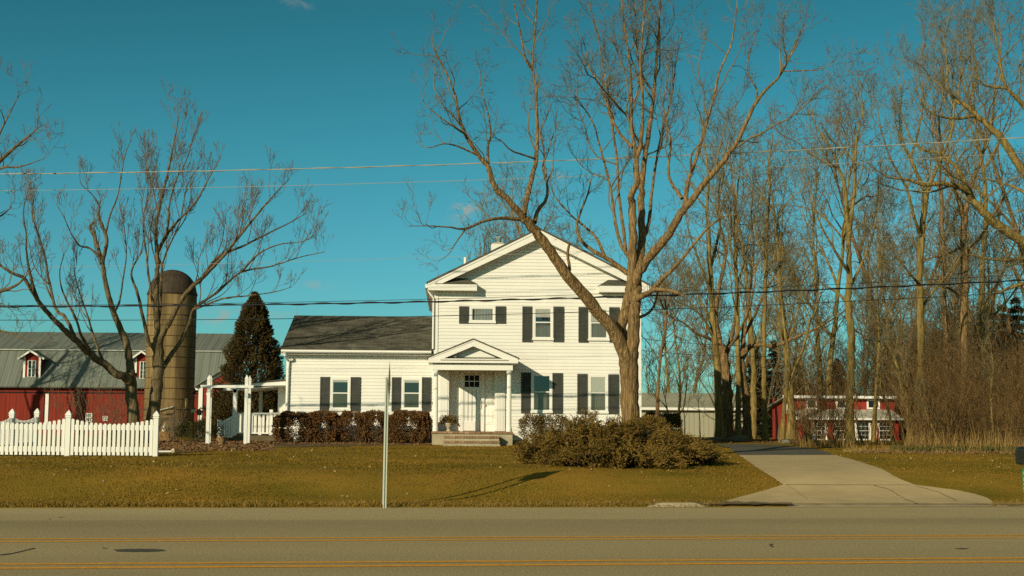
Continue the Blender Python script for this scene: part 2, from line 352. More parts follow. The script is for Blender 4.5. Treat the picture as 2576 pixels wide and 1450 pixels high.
# yellow double lines
m_yel = mat("worn_yellow_paint", (.72, .33, .025), .8, .25, 9, stretch=(1, 1, 1), bump=.003, bscale=60)
def road_strip(name, y0, y1, m, z=.004, s0=-200, s1=260, jag=.006):
    """painted strip whose edges pass through rows y0, y1 at the frame's centre"""
    a, b = G(1288, y1), G(1288, y0)
    t0, t1 = tt(a[0], a[1]), tt(b[0], b[1])
    s = np.unique(np.concatenate([np.linspace(s0, -30, 12), np.arange(-30, 60, .25), np.linspace(60, s1, 12)]))
    j0 = rng.normal(0, jag, len(s)); j1 = rng.normal(0, jag, len(s))
    X0, Y0 = st(s, t0+j0); X1, Y1 = st(s, t1+j1); n = len(s)
    v = np.concatenate([np.stack([X0, Y0, np.full(n, z)], 1), np.stack([X1, Y1, np.full(n, z)], 1)])
    i = np.arange(n-1); q = np.stack([i, i+1, i+1+n, i+n], 1)
    o = mesh_obj(name, v, q, m); tag(o, kind='structure'); return o
for y0, y1 in ((1350.9, 1353.2), (1357.2, 1359.6), (1410.6, 1414.3), (1420.0, 1424.4)):
    road_strip("road_marking", y0, y1, m_yel)
# faint smear of old paint between the far pair
# patches of darker asphalt, thin tar blobs on the road
m_patch = mat("tar_patch", (.075, .07, .05), .9, .25, 6, bump=.005, bscale=60)
def patch(pts, name="road_patch", m=m_patch, z=.005):
    v = [G(x, y, z) for x, y in pts]; o = mesh_obj(name, v, [tuple(range(len(v)))], m); tag(o, kind='structure')
def blob(x0, x1, y0, y1, n=28):
    pts = []
    for k in range(n):
        a = 2*math.pi*k/n; rr = 1+random.uniform(-.10, .10)
        pts.append(((x0+x1)/2+(x1-x0)/2*math.cos(a)*rr, (y0+y1)/2-(y1-y0)/2*abs(math.sin(a))**.8*math.copysign(1, math.sin(a))*rr))
    patch(pts)
blob(285, 416, 1380.5, 1388.5)
patch([(0, 1395), (30, 1391.5), (62, 1384), (84, 1378.5), (90, 1379.5), (70, 1384), (50, 1389), (25, 1394.5), (0, 1397.5)])
patch([(1935, 1372), (1938, 1368), (1946, 1368.5), (1939, 1371.5), (1948, 1375.5), (1941, 1376)])
patch([(2398, 1380), (2420, 1379), (2440, 1380), (2420, 1381.5)])
patch([(258, 1377.5), (270, 1379), (266, 1380), (257, 1379)])
patch([(120, 1306), (128, 1305), (126, 1306.3)]); patch([(147, 1302), (168, 1299.5), (150, 1302.6)])
# gutter pan and curb stubs by the driveway mouth
m_pan = mat("gutter_concrete", (.42, .33, .19), .9, .2, 2.5, bump=.004, bscale=40)
def t_of(x, y): p = G(x, y); return tt(p[0], p[1]), ss(p[0], p[1])
sA = t_of(1985, 1276)[1]; sB = t_of(2576, 1275)[1]+25
sheet("gutter", np.linspace(sA, sB, 40), np.linspace(.0, .62, 4), lambda s, t: h_t(t)+.004+.018*t/.62, m_pan)
# wet dark line along the gutter
m_dirt = mat("damp_dirt", (.085, .058, .026), .95, .4, 3, bump=.01, bscale=30)
def ribbon(name, pts_lo, pts_hi, m, dz=.006, kind='structure', on=T):
    a = [on(*p) for p in pts_lo]; b = [on(*p) for p in pts_hi]; n = len(a)
    v = [p+np.array([0, 0, dz]) for p in a+b]; o = mesh_obj(name, v, [(i, i+1, i+1+n, i+n) for i in range(n-1)], m); tag(o, kind=kind); return o
# concrete driveway apron, then older asphalt up over the rise
m_drive = mat("driveway_concrete", (.45, .335, .165), .9, .12, 1.1, bump=.004, bscale=35, color2=(.56, .42, .215))
m_asph = mat("old_driveway_asphalt", (.075, .07, .05), .95, .3, 1.5, bump=.006, bscale=40, color2=(.12, .11, .08))
def rows(name, rws, m, dz, nx=22):
    v = []; wob = 3
    for k, (y, a, b) in enumerate(rws):
        for i in range(nx+1):
            p = T(a+(b-a)*i/nx, y); v.append([p[0], p[1], gz(p[0], p[1])+dz])
    n = nx+1
    f = [(k*n+i, k*n+i+1, (k+1)*n+i+1, (k+1)*n+i) for k in range(len(rws)-1) for i in range(nx)]
    o = mesh_obj(name, v, f, m, None, True); tag(o, kind='structure'); return o
def dense(rws, step=1.2):
    out = []
    for (y0, a0, b0), (y1, a1, b1) in zip(rws, rws[1:]):
        n = max(1, int(abs(y1-y0)/step))
        for k in range(n): u = k/n; out.append((y0+(y1-y0)*u, a0+(a1-a0)*u+1.6*math.sin(y0*1.3+k*1.9)*math.sin(k*.7), b0+(b1-b0)*u+1.6*math.sin(y0*1.7+k*1.6)*math.sin(k*.9+1)))
    return out+[rws[-1]]
rows("driveway", dense([(1270.5, 1818, 2496), (1262, 1829, 2494), (1256, 1850, 2486), (1246, 1888, 2455), (1236, 1925, 2408), (1222, 1970, 2300), (1205, 1946, 2258), (1182, 1908, 2218), (1160, 1878, 2150), (1146, 1857, 2098)]), m_drive, .024)
rows("driveway_asphalt", dense([(1147, 1858, 2100), (1136, 1844, 2071), (1128, 1834, 2030), (1123, 1800, 1975), (1119, 1765, 1900)], 1.5), m_asph, .026)
# control joints and cracks in the concrete (grooves filled with dirt)
m_joint = mat('joint_dirt', (.15, .11, .055), .95, .3, 3)
def crack(pts, wpx, m=m_joint, dz=.030):
    v = []; f = []
    for k, (x, y) in enumerate(pts):
        for sgn in (-1, 1):
            dx = (pts[min(k+1, len(pts)-1)][0]-pts[max(k-1, 0)][0]); dy = (pts[min(k+1, len(pts)-1)][1]-pts[max(k-1, 0)][1])
            L = math.hypot(dx, dy)+1e-6
            p = T(x-dy/L*wpx*sgn, y+dx/L*wpx*sgn); v.append([p[0], p[1], gz(p[0], p[1])+dz])
        if k: f.append((2*k-2, 2*k-1, 2*k+1, 2*k))
    o = mesh_obj("driveway_crack", v, f, m); tag(o, kind='structure')
def wob(pts, amp, n=8):
    out = []
    for (x0, y0), (x1, y1) in zip(pts, pts[1:]):
        for k in range(n): out.append((x0+(x1-x0)*k/n+random.gauss(0, amp), y0+(y1-y0)*k/n+random.gauss(0, amp*.25)))
    return out+[pts[-1]]
crack(wob([(1976, 1222.5), (2100, 1223), (2292, 1223.5)], .8), .3)
crack([(1978, 1223), (2000, 1236), (2032, 1260)], .35)
crack(wob([(2195, 1224), (2240, 1236), (2258, 1248), (2275, 1258), (2295, 1266), (2310, 1271)], 2, 4), .5)
crack([(2303, 1225), (2360, 1241), (2408, 1263)], .35)
_xs = np.arange(1792, 2012, 7.); _th = .6+2.2*np.exp(-((_xs-1905)/60)**2)*(1+.5*np.sin(_xs*.21))+.5*np.sin(_xs*.13)**2
ribbon("gutter_stain", [(x, 1274.2+.9*math.sin(x*.037)*math.sin(x*.11)) for x in _xs], [(x, 1273.6-t*.75) for x, t in zip(_xs, _th)], m_dirt, .040)
ribbon("gutter_joint", [(x, 1272.6) for x in np.arange(2010, 2570, 16.)], [(x, 1272.1-.25*math.sin(x*.3)) for x in np.arange(2010, 2570, 16.)], m_joint, .040)
_xs = np.arange(2290, 2640, 10.)
ribbon("gutter_stain", [(x, 1275.9) for x in _xs], [(x, 1275.4-.8*np.clip((x-2400)/120, 0, 1)*abs(math.sin(x*.035))) for x in _xs], m_dirt, .046)
# bare dirt washed out along the verge
_vx = np.arange(1640, 2000, 8.)
ribbon("dirt_verge", [(x, 1273.2+.5*math.sin(x*.11)) for x in _vx], [(x, 1268.6-3.4*max(0, 1-abs(x-1850)/110)*(1+.4*math.sin(x*.17))-.8*math.sin(x*.09)) for x in _vx], mat('verge_dirt', (.13, .085, .035), .95, .4, 2.5, color2=(.24, .17, .075), bump=.02, bscale=18), .034)
# curb stubs
def curb(x0, x1, ytop):
    pA, pB = G(x0, 1277), G(x1, 1278); sa, sb = ss(pA[0], pA[1]), ss(pB[0], pB[1]); mb = MB(); n = 14; v = []
    for k in range(n+1):
        s = sa+(sb-sa)*k/n; u = k/n; hgt = .012+.07*min(1, u*4, (1-u)*5)
        prof = [(.06, 0), (.10, hgt), (.32, hgt+.005), (.40, -.02)]
        for t, z in prof: X, Y = st(s, t); v.append((X, Y, z))
    f = [(k*4+i, k*4+4+i, k*4+5+i, k*4+1+i) for k in range(n) for i in range(3)]
    o = mesh_obj("curb", v, f, m_pan, None, True); tag(o, kind='structure')
curb(1632, 1790, 1268)

# ---- grass blades
m_blade = mat("dormant_grass_blades", (.235, .135, .020), .9, .4, .40, color2=(.13, .096, .011), island=.25, spec=.1)
patchy(m_blade)
def noise2(x, y, k):
    return np.sin(x*1.3*k+1.7*np.sin(y*.9*k)+k)*np.sin(y*1.1*k+1.3*np.sin(x*.7*k)+2*k)
def in_drive(X, Y):
    """rough test: inside the driveway corridor"""
    q = np.stack([X-CAM[0], Y-CAM[1]], 1); z = h_t(tt(X, Y))-CAM[2]
    v = np.stack([q[:, 0], q[:, 1], z], 1); df = v@f_; px = CX+F*(v@r_)/df; py = CY-F*(v@u_)/df
    ys = [1119, 1124, 1128, 1136, 1143, 1160, 1182, 1205, 1222, 1236, 1246, 1256, 1262, 1278]
    a = [1765, 1800, 1834, 1844, 1853, 1878, 1908, 1946, 1970, 1925, 1888, 1850, 1829, 1815]; b = [1900, 1975, 2030, 2071, 2092, 2150, 2218, 2258, 2300, 2408, 2455, 2486, 2494, 2500]
    return (px > np.interp(py, ys, a)+2) & (px < np.interp(py, ys, b)-2) & (py > 1118), px, py
def blades(name, N, s_rng, t_rng, hmin, hmax, m, keep=None, w=.012, lean=.5, tpow=1.0):
    s = rng.uniform(*s_rng, N); t = t_rng[0]+(t_rng[1]-t_rng[0])*rng.uniform(0, 1, N)**tpow
    X, Y = st(s, t); ind, px, py = in_drive(X, Y)
    ok = ~ind & (px > -60) & (px < 2640)
    if keep is not None: ok &= keep(X, Y, s, t, px, py)
    X, Y, t = X[ok], Y[ok], t[ok]; n = len(X); Z = h_t(t)+.0
    hh = rng.uniform(hmin, hmax, n); a = rng.uniform(0, 2*np.pi, n); le = rng.uniform(0, lean, n)*hh
    ww = w*rng.uniform(.6, 1.4, n)
    b = rng.uniform(0, 2*np.pi, n)
    base = np.stack([X, Y, Z], 1); tip = base+np.stack([np.cos(a)*le, np.sin(a)*le, hh], 1); sd_ = np.stack([np.cos(b)*ww, np.sin(b)*ww, 0*b], 1)
    v = np.stack([base-sd_, base+sd_, tip], 1).reshape(-1, 3)
    o = mesh_obj(name, v, np.arange(n*3).reshape(-1, 3), m); tag(o, kind='stuff'); return o
lw = lambda X, Y, s, t, px, py: (t > .12) & (noise2(X, Y, .6)+rng.uniform(-1.6, 1, len(X)) > -.6)
blades("grass", 330000, (-16, 34), (.1, 24), .012, .042, m_blade, lw, w=.011, lean=1.2, tpow=1.25)
m_blade2 = mat("straw_grass", (.27, .17, .045), .9, .3, .8, island=.3, color2=(.18, .115, .02), spec=.1)
blades("grass", 26000, (-16, 34), (.08, .9), .03, .09, m_blade2, None, w=.010, lean=1.3)
blades("grass", 20000, (-16, 34), (.5, 12), .03, .07, m_blade2, lambda X, Y, s, t, px, py: noise2(X, Y, .45) > .45, w=.011, lean=1.2)
# ================================================================== FARMHOUSE
YM, YW = 53.0, 53.35                 # front walls of the main block and of the wing
def XZ(x, y, Y=YM): p = P(x, y, Y); return p[0], p[2]
def X_(x, Y=YM, y=900): return P(x, y, Y)[0]
def Z_(y, Y=YM, x=1300): return P(x, y, Y)[2]
gh = gz(X_(1350), YM)
house = thing("farmhouse", "two-storey white clapboard farmhouse with dark shutters, gabled porch and low wing", "house", (X_(1350), YM, gh-.1))
def hb(name, mb, m, parent=house, smooth=False): return mb.build(name, m, parent, smooth)
xl, xr = X_(1093), X_(1611); xc = (xl+xr)/2
ze = Z_(722, YM, 1100)               # underside of the eaves
zp = Z_(577, YM-.45, 1355)           # ridge
ov = X_(1092)-X_(1073, YM-.45)
exl, exr = xl-ov, xr+ov
slope = (zp-Z_(711, YM-.45, 1080))/(xc-exl)
def siding(name, x0f, x1f, z0, z1, y, m, parent, expo=.128, back=.02, hole=None):
    mb = MB(); z = z0; segs = []
    while z < z1-.01:
        zt = min(z+expo, z1); a0, b0, a1, b1 = x0f(z), x1f(z), x0f(zt), x1f(zt)
        if b0-a0 < .05: break
        if b1 < a1: a1 = b1 = (a1+b1)/2
        if hole and z < hole[2]: segs += [(z, zt, a0, hole[0], a1, hole[0]), (z, zt, hole[1], b0, hole[1], b1)]
        else: segs.append((z, zt, a0, b0, a1, b1))
        z = zt
    for z, zt, a0, b0, a1, b1 in segs:
        mb.add([(a0, y-back, z), (b0, y-back, z), (b1, y-.003, zt), (a1, y-.003, zt)], [(0, 1, 2, 3)])
        mb.add([(a0, y, z-.001), (b0, y, z-.001), (b0, y-back, z), (a0, y-back, z)], [(0, 1, 2, 3)])
    return mb
m_sid = lines(mat("clapboard_siding", (.82, .79, .715), .55, .05, .8, spec=.2), 2, .128, .012, .50)  # thin dark lines are painted lap shade
# rear body (side and back walls)
zf = gh+.14
body = MB(); body.prism([(xl+.02, gh-.2), (xr-.02, gh-.2), (xr-.02, ze), (xc, zp-.25), (xl+.02, ze)], 1, YM+.005, YM+10)
body.f = body.f[1:]                     # the clapboard wall closes the front
o = hb("side_wall", body, m_siding)
gab = lambda z: max(0, (z-ze)/slope)
mbs = siding("w", lambda z: xl+gab(z)+.0, lambda z: xr-gab(z), zf, zp-.2, YM, m_sid, house, hole=(X_(1128.5), X_(1245.5), Z_(921)))
# shadow under each lap painted as a darker line, aligned with the courses
def lap_shade_mat(z0, name):
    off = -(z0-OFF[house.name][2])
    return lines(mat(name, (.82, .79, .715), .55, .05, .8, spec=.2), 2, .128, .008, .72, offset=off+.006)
hb("front_wall", mbs, lap_shade_mat(zf, "clapboards_main"))
fo = MB(); fo.box(xl+.04, xr-.04, YM-.012, YM+.3, gh-.3, zf); hb("foundation", fo, m_concrete)
for a, b in ((xl-.03, xl+.12), (xr-.12, xr+.03)):
    c = MB(); c.box(a, b, YM-.04, YM+.1, zf-.05, ze); hb("corner_board", c, m_trim)
# roof slabs, rake boards, cornice returns
yf = YM-.45; yb = YM+10.4; zt_e = zp-slope*(xc-exl)
for s in (-1, 1):
    ex = exl if s < 0 else exr
    rf = MB(); rf.prism([(ex-.03*s*-1*-1, zt_e-.02), (xc, zp-.0), (xc, zp+.06), (ex+.05*s, zt_e+.02)], 1, yf-.04, yb); hb("roof", rf, m_shingle)
    rk = MB(); th = .34
    rk.prism([(ex, zt_e-.03), (xc, zp-.012), (xc, zp-.012-th), (ex, zt_e-.03-.26)], 1, yf, yf+.05); hb("rake_board", rk, m_trim)
    rk2 = MB(); rk2.prism([(ex, zt_e-.03), (xc, zp-.012), (xc, zp-.10), (ex, zt_e-.11)], 1, yf-.022, yf-.002); hb("rake_moulding", rk2, m_trim)
    so_ = MB(); so_.prism([(ex, zt_e-.06), (xc, zp-.07), (xc, zp-.10), (ex, zt_e-.09)], 1, yf+.05, YM); hb("soffit", so_, m_trim)
    # cornice return with its little hipped roof
    xi = X_(1200, yf, 720) if s < 0 else X_(1508, yf, 727)
    z0, z1 = zt_e-.29, zt_e-.05
    cr = MB(); cr.box(min(ex, xi), max(ex, xi), yf-.004, YM-.001, z0, z1); hb("cornice_return", cr, m_trim)
    cp = MB(); a, b = (ex+.25, xi+.03) if s < 0 else (xi-.03, ex-.25)
    cp.add([(a, yf-.03, z1+.004), (b, yf-.03, z1+.004), (b, YM-.03, z1+.004), (a, YM-.03, z1+.004), (a+.1*(s < 0)+.42*(s > 0), YM-.03, z1+.27), (b-.42*(s < 0)-.1*(s > 0), YM-.03, z1+.27)], [(0, 1, 5, 4), (1, 2, 5), (3, 0, 4), (3, 2, 1, 0)])
    hb("return_roof", cp, m_shingle)
    ev = MB(); ev.box(min(ex, ex-s*ov), max(ex, ex-s*ov), YM, yb-.1, z0+.02, z0+.05); hb("eave_soffit", ev, m_trim)
    gt = MB(); gt.box(min(ex, ex+s*.10), max(ex, ex+s*.10), yf+.02, yb-.1, z0+.08, z0+.22); hb("gutter", gt, m_trim)
# downspout at the main block's corner
ds = MB(); ds.tube([(exl-.02, YM-.1, ze-.05), (exl+.06, YM-.1, ze-.25), (xl-.06, YM-.08, ze-.45), (xl-.06, YM-.08, Z_(880))], [.04]*4, 8); hb("downspout", ds, m_trim)
# chimney with capped flue and a vent pipe
yc = YM+5
a, b = X_(1236, yc, 620), X_(1270, yc, 620)
ch = MB(); ch.box(a, b, yc, yc+.7, zp-1.9, Z_(614, yc, 1250)); cho = hb("chimney", ch, m_trim)
cc = MB(); zc = Z_(614, yc, 1250); cc.add([(a-.0, yc, zc), (b, yc, zc), (b, yc+.7, zc), (a, yc+.7, zc), (a+.12, yc+.2, zc+.1), (b-.12, yc+.2, zc+.1), (b-.12, yc+.5, zc+.1), (a+.12, yc+.5, zc+.1)], [(0, 1, 5, 4), (1, 2, 6, 5), (2, 3, 7, 6), (3, 0, 4, 7), (4, 5, 6, 7)])
co = hb("chimney_crown", cc, m_urn, cho)
fl = MB(); fx = X_(1256.5, yc, 605); fl.lathe((fx, yc+.35, zc+.08), [(.085, 0), (.085, .16), (.11, .16), (.11, .18), (.075, .18), (.075, .22), (.17, .22), (.17, .25), (.02, .27)], 14); hb("flue_cap", fl, m_steel, cho, True)
vp = MB(); vx = X_(1170.5, YM+4, 655); vp.lathe((vx, YM+4, zp-slope*(xc-vx)-.1), [(.06, 0), (.06, Z_(648, YM+4, 1170)-(zp-slope*(xc-vx)-.1))], 10); hb("vent_pipe", vp, m_trim, house, True)

# ---- windows
def shutter(x0, x1, z0, z1, y, parent=house):
    mb = MB(); w = x1-x0; d = .035; st_ = .055
    mid = z0+(z1-z0)*.5
    mb.box(x0, x0+st_, y-d, y-.006, z0, z1); mb.box(x1-st_, x1, y-d, y-.006, z0, z1)
    panels = [(z0+.07, mid-.03), (mid+.03, z1-.10)] if z1-z0 > .9 else [(z0+.06, z1-.08)]
    mb.box(x0+st_, x1-st_, y-d+.001, y-.006, z0, z0+.07); mb.box(x0+st_, x1-st_, y-d+.001, y-.006, z1-.10, z1)
    if len(panels) > 1: mb.box(x0+st_, x1-st_, y-d+.001, y-.006, mid-.03, mid+.03)
    else: panels = [(z0+.07, z1-.10)]
    for a, b in panels:
        n = max(3, int((b-a)/.045))
        for k in range(n):
            zz = a+(b-a)*k/n; hh = (b-a)/n
            mb.add([(x0+st_, y-d+.006, zz), (x1-st_, y-d+.006, zz), (x1-st_, y-.012, zz+hh), (x0+st_, y-.012, zz+hh)], [(0, 1, 2, 3)])
    return mb.build("shutter", m_shutter, parent)
def hung_window(px, y, curtain=None, blind=0.0, yw=None, single=False, lower='screen', parent=house):
    """px = frame box in the elevation (x0, x1, ytop, ybot) at wall plane yw"""
    x0, z1 = XZ(px[0], px[2], y); x1, z0 = XZ(px[1], px[3], y)
    fr = MB(); t = .075; d = .055
    fr.box(x0, x0+t, y-d, y, z0, z1); fr.box(x1-t, x1, y-d, y, z0, z1); fr.box(x0+t, x1-t, y-d+.001, y, z1-t, z1)
    fr.box(x0-.02, x1+.02, y-d-.02, y, z0-.03, z0+.05)
    wn = fr.build("window", m_trim, parent)
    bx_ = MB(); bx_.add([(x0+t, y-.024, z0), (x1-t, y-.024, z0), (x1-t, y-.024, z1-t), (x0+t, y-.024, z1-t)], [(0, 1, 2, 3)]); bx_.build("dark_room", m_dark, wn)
    a, b, c, e = x0+t, x1-t, z0+.05, z1-t; mid = c+(e-c)*.53
    s = .035
    sh = MB()
    if single:
        for q in ((a, a+s, c, e), (b-s, b, c, e), (a+s, b-s, c, c+s), (a+s, b-s, e-s, e)): sh.box(q[0], q[1], y-.046, y-.03, q[2], q[3])
    else:
        for q in ((a, a+s, c, e), (b-s, b, c, e), (a+s, b-s, c, c+s*1.3), (a+s, b-s, e-s, e), (a+s, b-s, mid-s*.6, mid+s*.6)): sh.box(q[0], q[1], y-.048, y-.03, q[2], q[3])
    sh.build("sash", m_white, wn)
    if curtain:
        for (u0, u1, v0, v1) in curtain:
            n = 14; v = []
            for k in range(n+1):
                xx = a+(b-a)*(u0+(u1-u0)*k/n); yy = y-.0262-.003*math.sin(k*2.4)
                v += [(xx, yy, c+(e-c)*v0), (xx, yy, c+(e-c)*v1)]
            mesh_obj("curtain", v, [(2*k, 2*k+2, 2*k+3, 2*k+1) for k in range(n)], m_curtain, wn)
    if blind:
        bl = MB(); bl.add([(a, y-.0295, e-(e-c)*blind), (b, y-.0295, e-(e-c)*blind), (b, y-.0295, e), (a, y-.0295, e)], [(0, 1, 2, 3)]); bl.build("roller_blind", m_blind, wn)
    g = MB(); zz = c if single else mid
    g.add([(a+s, y-.034, zz), (b-s, y-.034, zz), (b-s, y-.034, e), (a+s, y-.034, e)], [(0, 1, 2, 3)]); g.build("pane", m_glass, wn)
    if not single:
        g = MB(); g.add([(a+s, y-.033, c), (b-s, y-.033, c), (b-s, y-.033, mid), (a+s, y-.033, mid)], [(0, 1, 2, 3)]); g.build("pane", m_glassd if lower == 'dark' else m_screenglass, wn)
    return wn
m_screenglass = glass("screened_glass", (.6, .6, .55), .10, .45)
_nt = m_screenglass.node_tree
for n_ in _nt.nodes:
    if n_.type == 'BSDF_DIFFUSE': n_.inputs["Color"].default_value = (.12, .115, .085, 1)
def shpx(x0, x1, y0, y1, Y=YM):
    a, z1 = XZ(x0, y0, Y); b, z0 = XZ(x1, y1, Y); shutter(a, b, z0, z1, Y-.02)
YS = YM-.018
hung_window((1181, 1246, 770, 812), YS, [(.14, .92, 0, .95)], single=True)
for q in ((1155, 1180.5, 771, 814.5), (1246.5, 1272, 771, 814.5)): shpx(*q)
hung_window((1340, 1391.5, 771, 855), YS, [(.0, 1, .0, .42)], blind=.30)
for q in ((1314, 1339.5, 771.5, 861), (1392, 1418, 772, 861)): shpx(*q)
hung_window((1480, 1532, 772.5, 856), YS, [(.0, 1, 0, .60)], blind=.42)
for q in ((1455, 1479.5, 773, 862), (1532.5, 1558, 773.5, 862)): shpx(*q)
hung_window((1336, 1389, 939, 1038), YS, [(.4, .78, 0, .46)])
for q in ((1311, 1335.5, 937.5, 1040), (1389.5, 1415, 939, 1041)): shpx(*q)
hung_window((1479.5, 1529.5, 942, 1039), YS, [(.3, 1, 0, .5)], blind=.50)
for q in ((1452, 1477.5, 941, 1042), (1531, 1556.5, 942, 1042)): shpx(*q)

# ---- the low wing
wl, wr = X_(723, YW), xl+.02; wzf = gh+.14
yeave = YW-.36; zE = Z_(880, yeave, 900); yR = YW+3.9; zR = Z_(797, yR, 850)
wb = MB(); wb.prism([(YW+.004, gh-.2), (YW+7.8, gh-.2), (YW+7.8, zE-.1), (yR, zR-.15), (YW+.004, zE-.1)], 0, wl+.02, wr); hb("wing_body", wb, m_siding)
mbw = siding("w", lambda z: wl, lambda z: wr, wzf, zE-.02, YW, m_sid, house); hb("wing_front_wall", mbw, lap_shade_mat(wzf, "clapboards_wing"))
fo = MB(); fo.box(wl+.03, wr, YW-.01, YW+.2, gh-.3, wzf); hb("foundation", fo, m_concrete)
c = MB(); c.box(wl-.03, wl+.11, YW-.04, YW+.08, wzf-.05, zE-.05); hb("corner_board", c, m_trim)
wex = X_(708, yeave, 880)
rfm = mat("wing_shingles", (.10,.094,.07), .95, .35, 1.3, bump=.01, bscale=30, stretch=(1, 4, 4), spec=.1)
# shingle courses as real overlapping strips
def shingle_roof(name, x0, x1, ya, za, yb_, zb, m, parent, courses=26, tab=.33, th=.012):
    mb = MB(); L = math.hypot(yb_-ya, zb-za); ny, nz_ = -(zb-za)/L, (yb_-ya)/L
    for k in range(courses):
        u0, u1 = k/courses, (k+1.25)/courses if k < courses-1 else 1
        x = x0-(tab/2 if k % 2 else 0)
        while x < x1-.01:
            a, b = max(x, x0), min(x+tab-.006, x1); x += tab
            if b-a < .02: continue
            t0 = th*random.uniform(.9, 1.7); j = random.uniform(-.006, .004)
            p0 = (ya+(yb_-ya)*u0+ny*t0+j, za+(zb-za)*u0+nz_*t0); p1 = (ya+(yb_-ya)*u1+ny*.002, za+(zb-za)*u1+nz_*.002); q0 = (p0[0]-ny*t0, p0[1]-nz_*t0)
            mb.add([(a, p0[0], p0[1]), (b, p0[0], p0[1]), (b, p1[0], p1[1]), (a, p1[0], p1[1]), (a, q0[0], q0[1]), (b, q0[0], q0[1])], [(0, 1, 2, 3), (4, 5, 1, 0)])
    return mb.build(name, m, parent)
m_shing2 = mat("shingle_courses", (.115,.106,.078), .95, .30, 1.6, bump=.006, bscale=40, island=.28, spec=.1)
rb = MB(); rb.prism([(yeave-.02, zE), (yR, zR-.02), (YW+8.15, zE), (YW+8.15, zE-.03), (yR, zR-.08), (yeave-.02, zE-.05)], 0, wex, wr-.02); wr_o = hb("wing_roof", rb, m_shingle)
shingle_roof("shingles", wex-.02, wr-.025, yeave-.04, zE+.006, yR, zR-.0, m_shing2, wr_o)
rc = MB(); rc.prism([(yR-.12, zR-.03), (yR, zR+.035), (yR+.12, zR-.03)], 0, wex-.02, wr-.02); rc.build("ridge_cap", m_shing2, wr_o)
rk = MB(); rk.prism([(yeave, zE-.05), (yR, zR-.08), (yR, zR-.28), (yeave, zE-.22)], 0, wex+.005, wex+.05); hb("rake_board", rk, m_trim)
lr = MB(); lx = X_(747, yR, 790); lr.tube([(lx, yR, zR), (lx, yR, zR+.75)], [.012, .006], 5); hb("lightning_rod", lr, m_steel)
g = MB(); g.prism([(yeave-.14, zE-.03), (yeave-.16, zE-.10), (yeave-.10, zE-.145), (yeave-.01, zE-.145), (yeave-.01, zE-.03)], 0, wex, xl-.12); hb("gutter", g, m_trim)
g = MB(); g.box(wex+.05, xl-.06, yeave+.01, YW-.02, zE-.20, zE-.155); hb("soffit", g, m_trim)
g = MB(); g.box(wl+.11, xl-.05, YW-.035, YW, zE-.36, zE-.20); hb("frieze_board", g, m_trim)
d = MB(); d.tube([(wex+.12, yeave-.08, zE-.14), (wex+.14, yeave-.08, zE-.24), (wl+.06, YW-.09, zE-.45), (wl+.05, YW-.09, zE-.75), (wl+.02, YW-.09, gh+.2)], [.045]*5, 8); hb("downspout", d, m_trim)
for q in ((831.5, 881, 949.5, 1032),): hung_window(q, YW-.018, blind=.10, lower='screen')
hung_window((1010.5, 1060.5, 950, 1032), YW-.018, blind=.11)
for q in ((806, 831, 948.5, 1035), (881.5, 906, 949, 1035), (986, 1010, 949.5, 1035), (1061, 1084, 949.5, 1035)): shpx(*q, Y=YW)

# ---- front porch
yp = 51.05      # front of the pediment
pz = lambda y, x=1190: Z_(y, yp, x)
px = lambda x, y=905: X_(x, yp, y)
apex = (px(1191, 853), pz(853)); eL, eR = px(1075, 900), px(1306.5, 901); zE2 = (pz(901, 1075)+pz(902, 1306))/2
zb0, zb1 = pz(913.5), pz(902.5)
for s, ex in ((-1, eL), (1, eR)):
    rf = MB(); rf.prism([(ex, zE2-.02), (apex[0], apex[1]-.03), (apex[0], apex[1]+.025), (ex+s*.02, zE2+.02)], 1, yp-.03, YM-.02); hb("porch_roof", rf, m_shingle)
    rk = MB(); rk.prism([(ex-s*.03, zE2-.025), (apex[0], apex[1]-.035), (apex[0], apex[1]-.27), (ex-s*.58, zE2-.025)], 1, yp, yp+.05); hb("porch_rake_board", rk, m_trim)
    rk = MB(); rk.prism([(ex-s*.02, zE2-.022), (apex[0], apex[1]-.032), (apex[0], apex[1]-.075), (ex-s*.10, zE2-.022)], 1, yp-.02, yp-.001); hb("porch_rake_moulding", rk, m_trim)
ty = MB(); ty.prism([(eL+.5, zE2), (eR-.5, zE2), (apex[0], apex[1]-.12)], 1, yp+.32, yp+.36); hb("tympanum", ty, lap_shade_mat(zf, "tympanum_boards"))
lg = MB(); lg.prism([(yp-.06, zb1-.03), (yp+.31, zb1+.06), (yp+.31, zb1-.03)], 0, px(1108), px(1276)); hb("pediment_ledge", lg, m_shingle)
lg = MB(); lg.box(px(1107), px(1277), yp-.07, yp-.02, zb1-.055, zb1-.028); hb("ledge_edge", lg, m_trim)
nb = MB(); nb.lathe((px(1145, 899), yp+.2, zb1+.03), [(.0, .0), (.07, .02), (.09, .08), (.05, .14), (.0, .15)], 10, False); hb("bird_nest", nb, m_urn)
fa = MB(); fa.box(px(1077.5), px(1303.5), yp-.012, YM-.02, zb0, zb1); hb("porch_fascia", fa, m_trim)
bmn = MB(); bx0, bx1 = X_(1089, 51.2), X_(1290, 51.2); zc0 = Z_(931.5, 51.2, 1190); zc1 = zb0-.03
bmn.box(bx0, bx1, 51.2, 51.42, zc0, zc1); bmn.box(bx0, bx0+.2, 51.42, YM-.03, zc0+.001, zc1); bmn.box(bx1-.2, bx1, 51.42, YM-.03, zc0+.001, zc1); hb("porch_beam", bmn, m_trim)
cl = MB(); cl.box(bx0+.2, bx1-.2, 51.42, YM-.03, zc1-.04, zc1-.01); hb("porch_ceiling", cl, m_trim)
zfl = Z_(1086, 51.1, 1190)
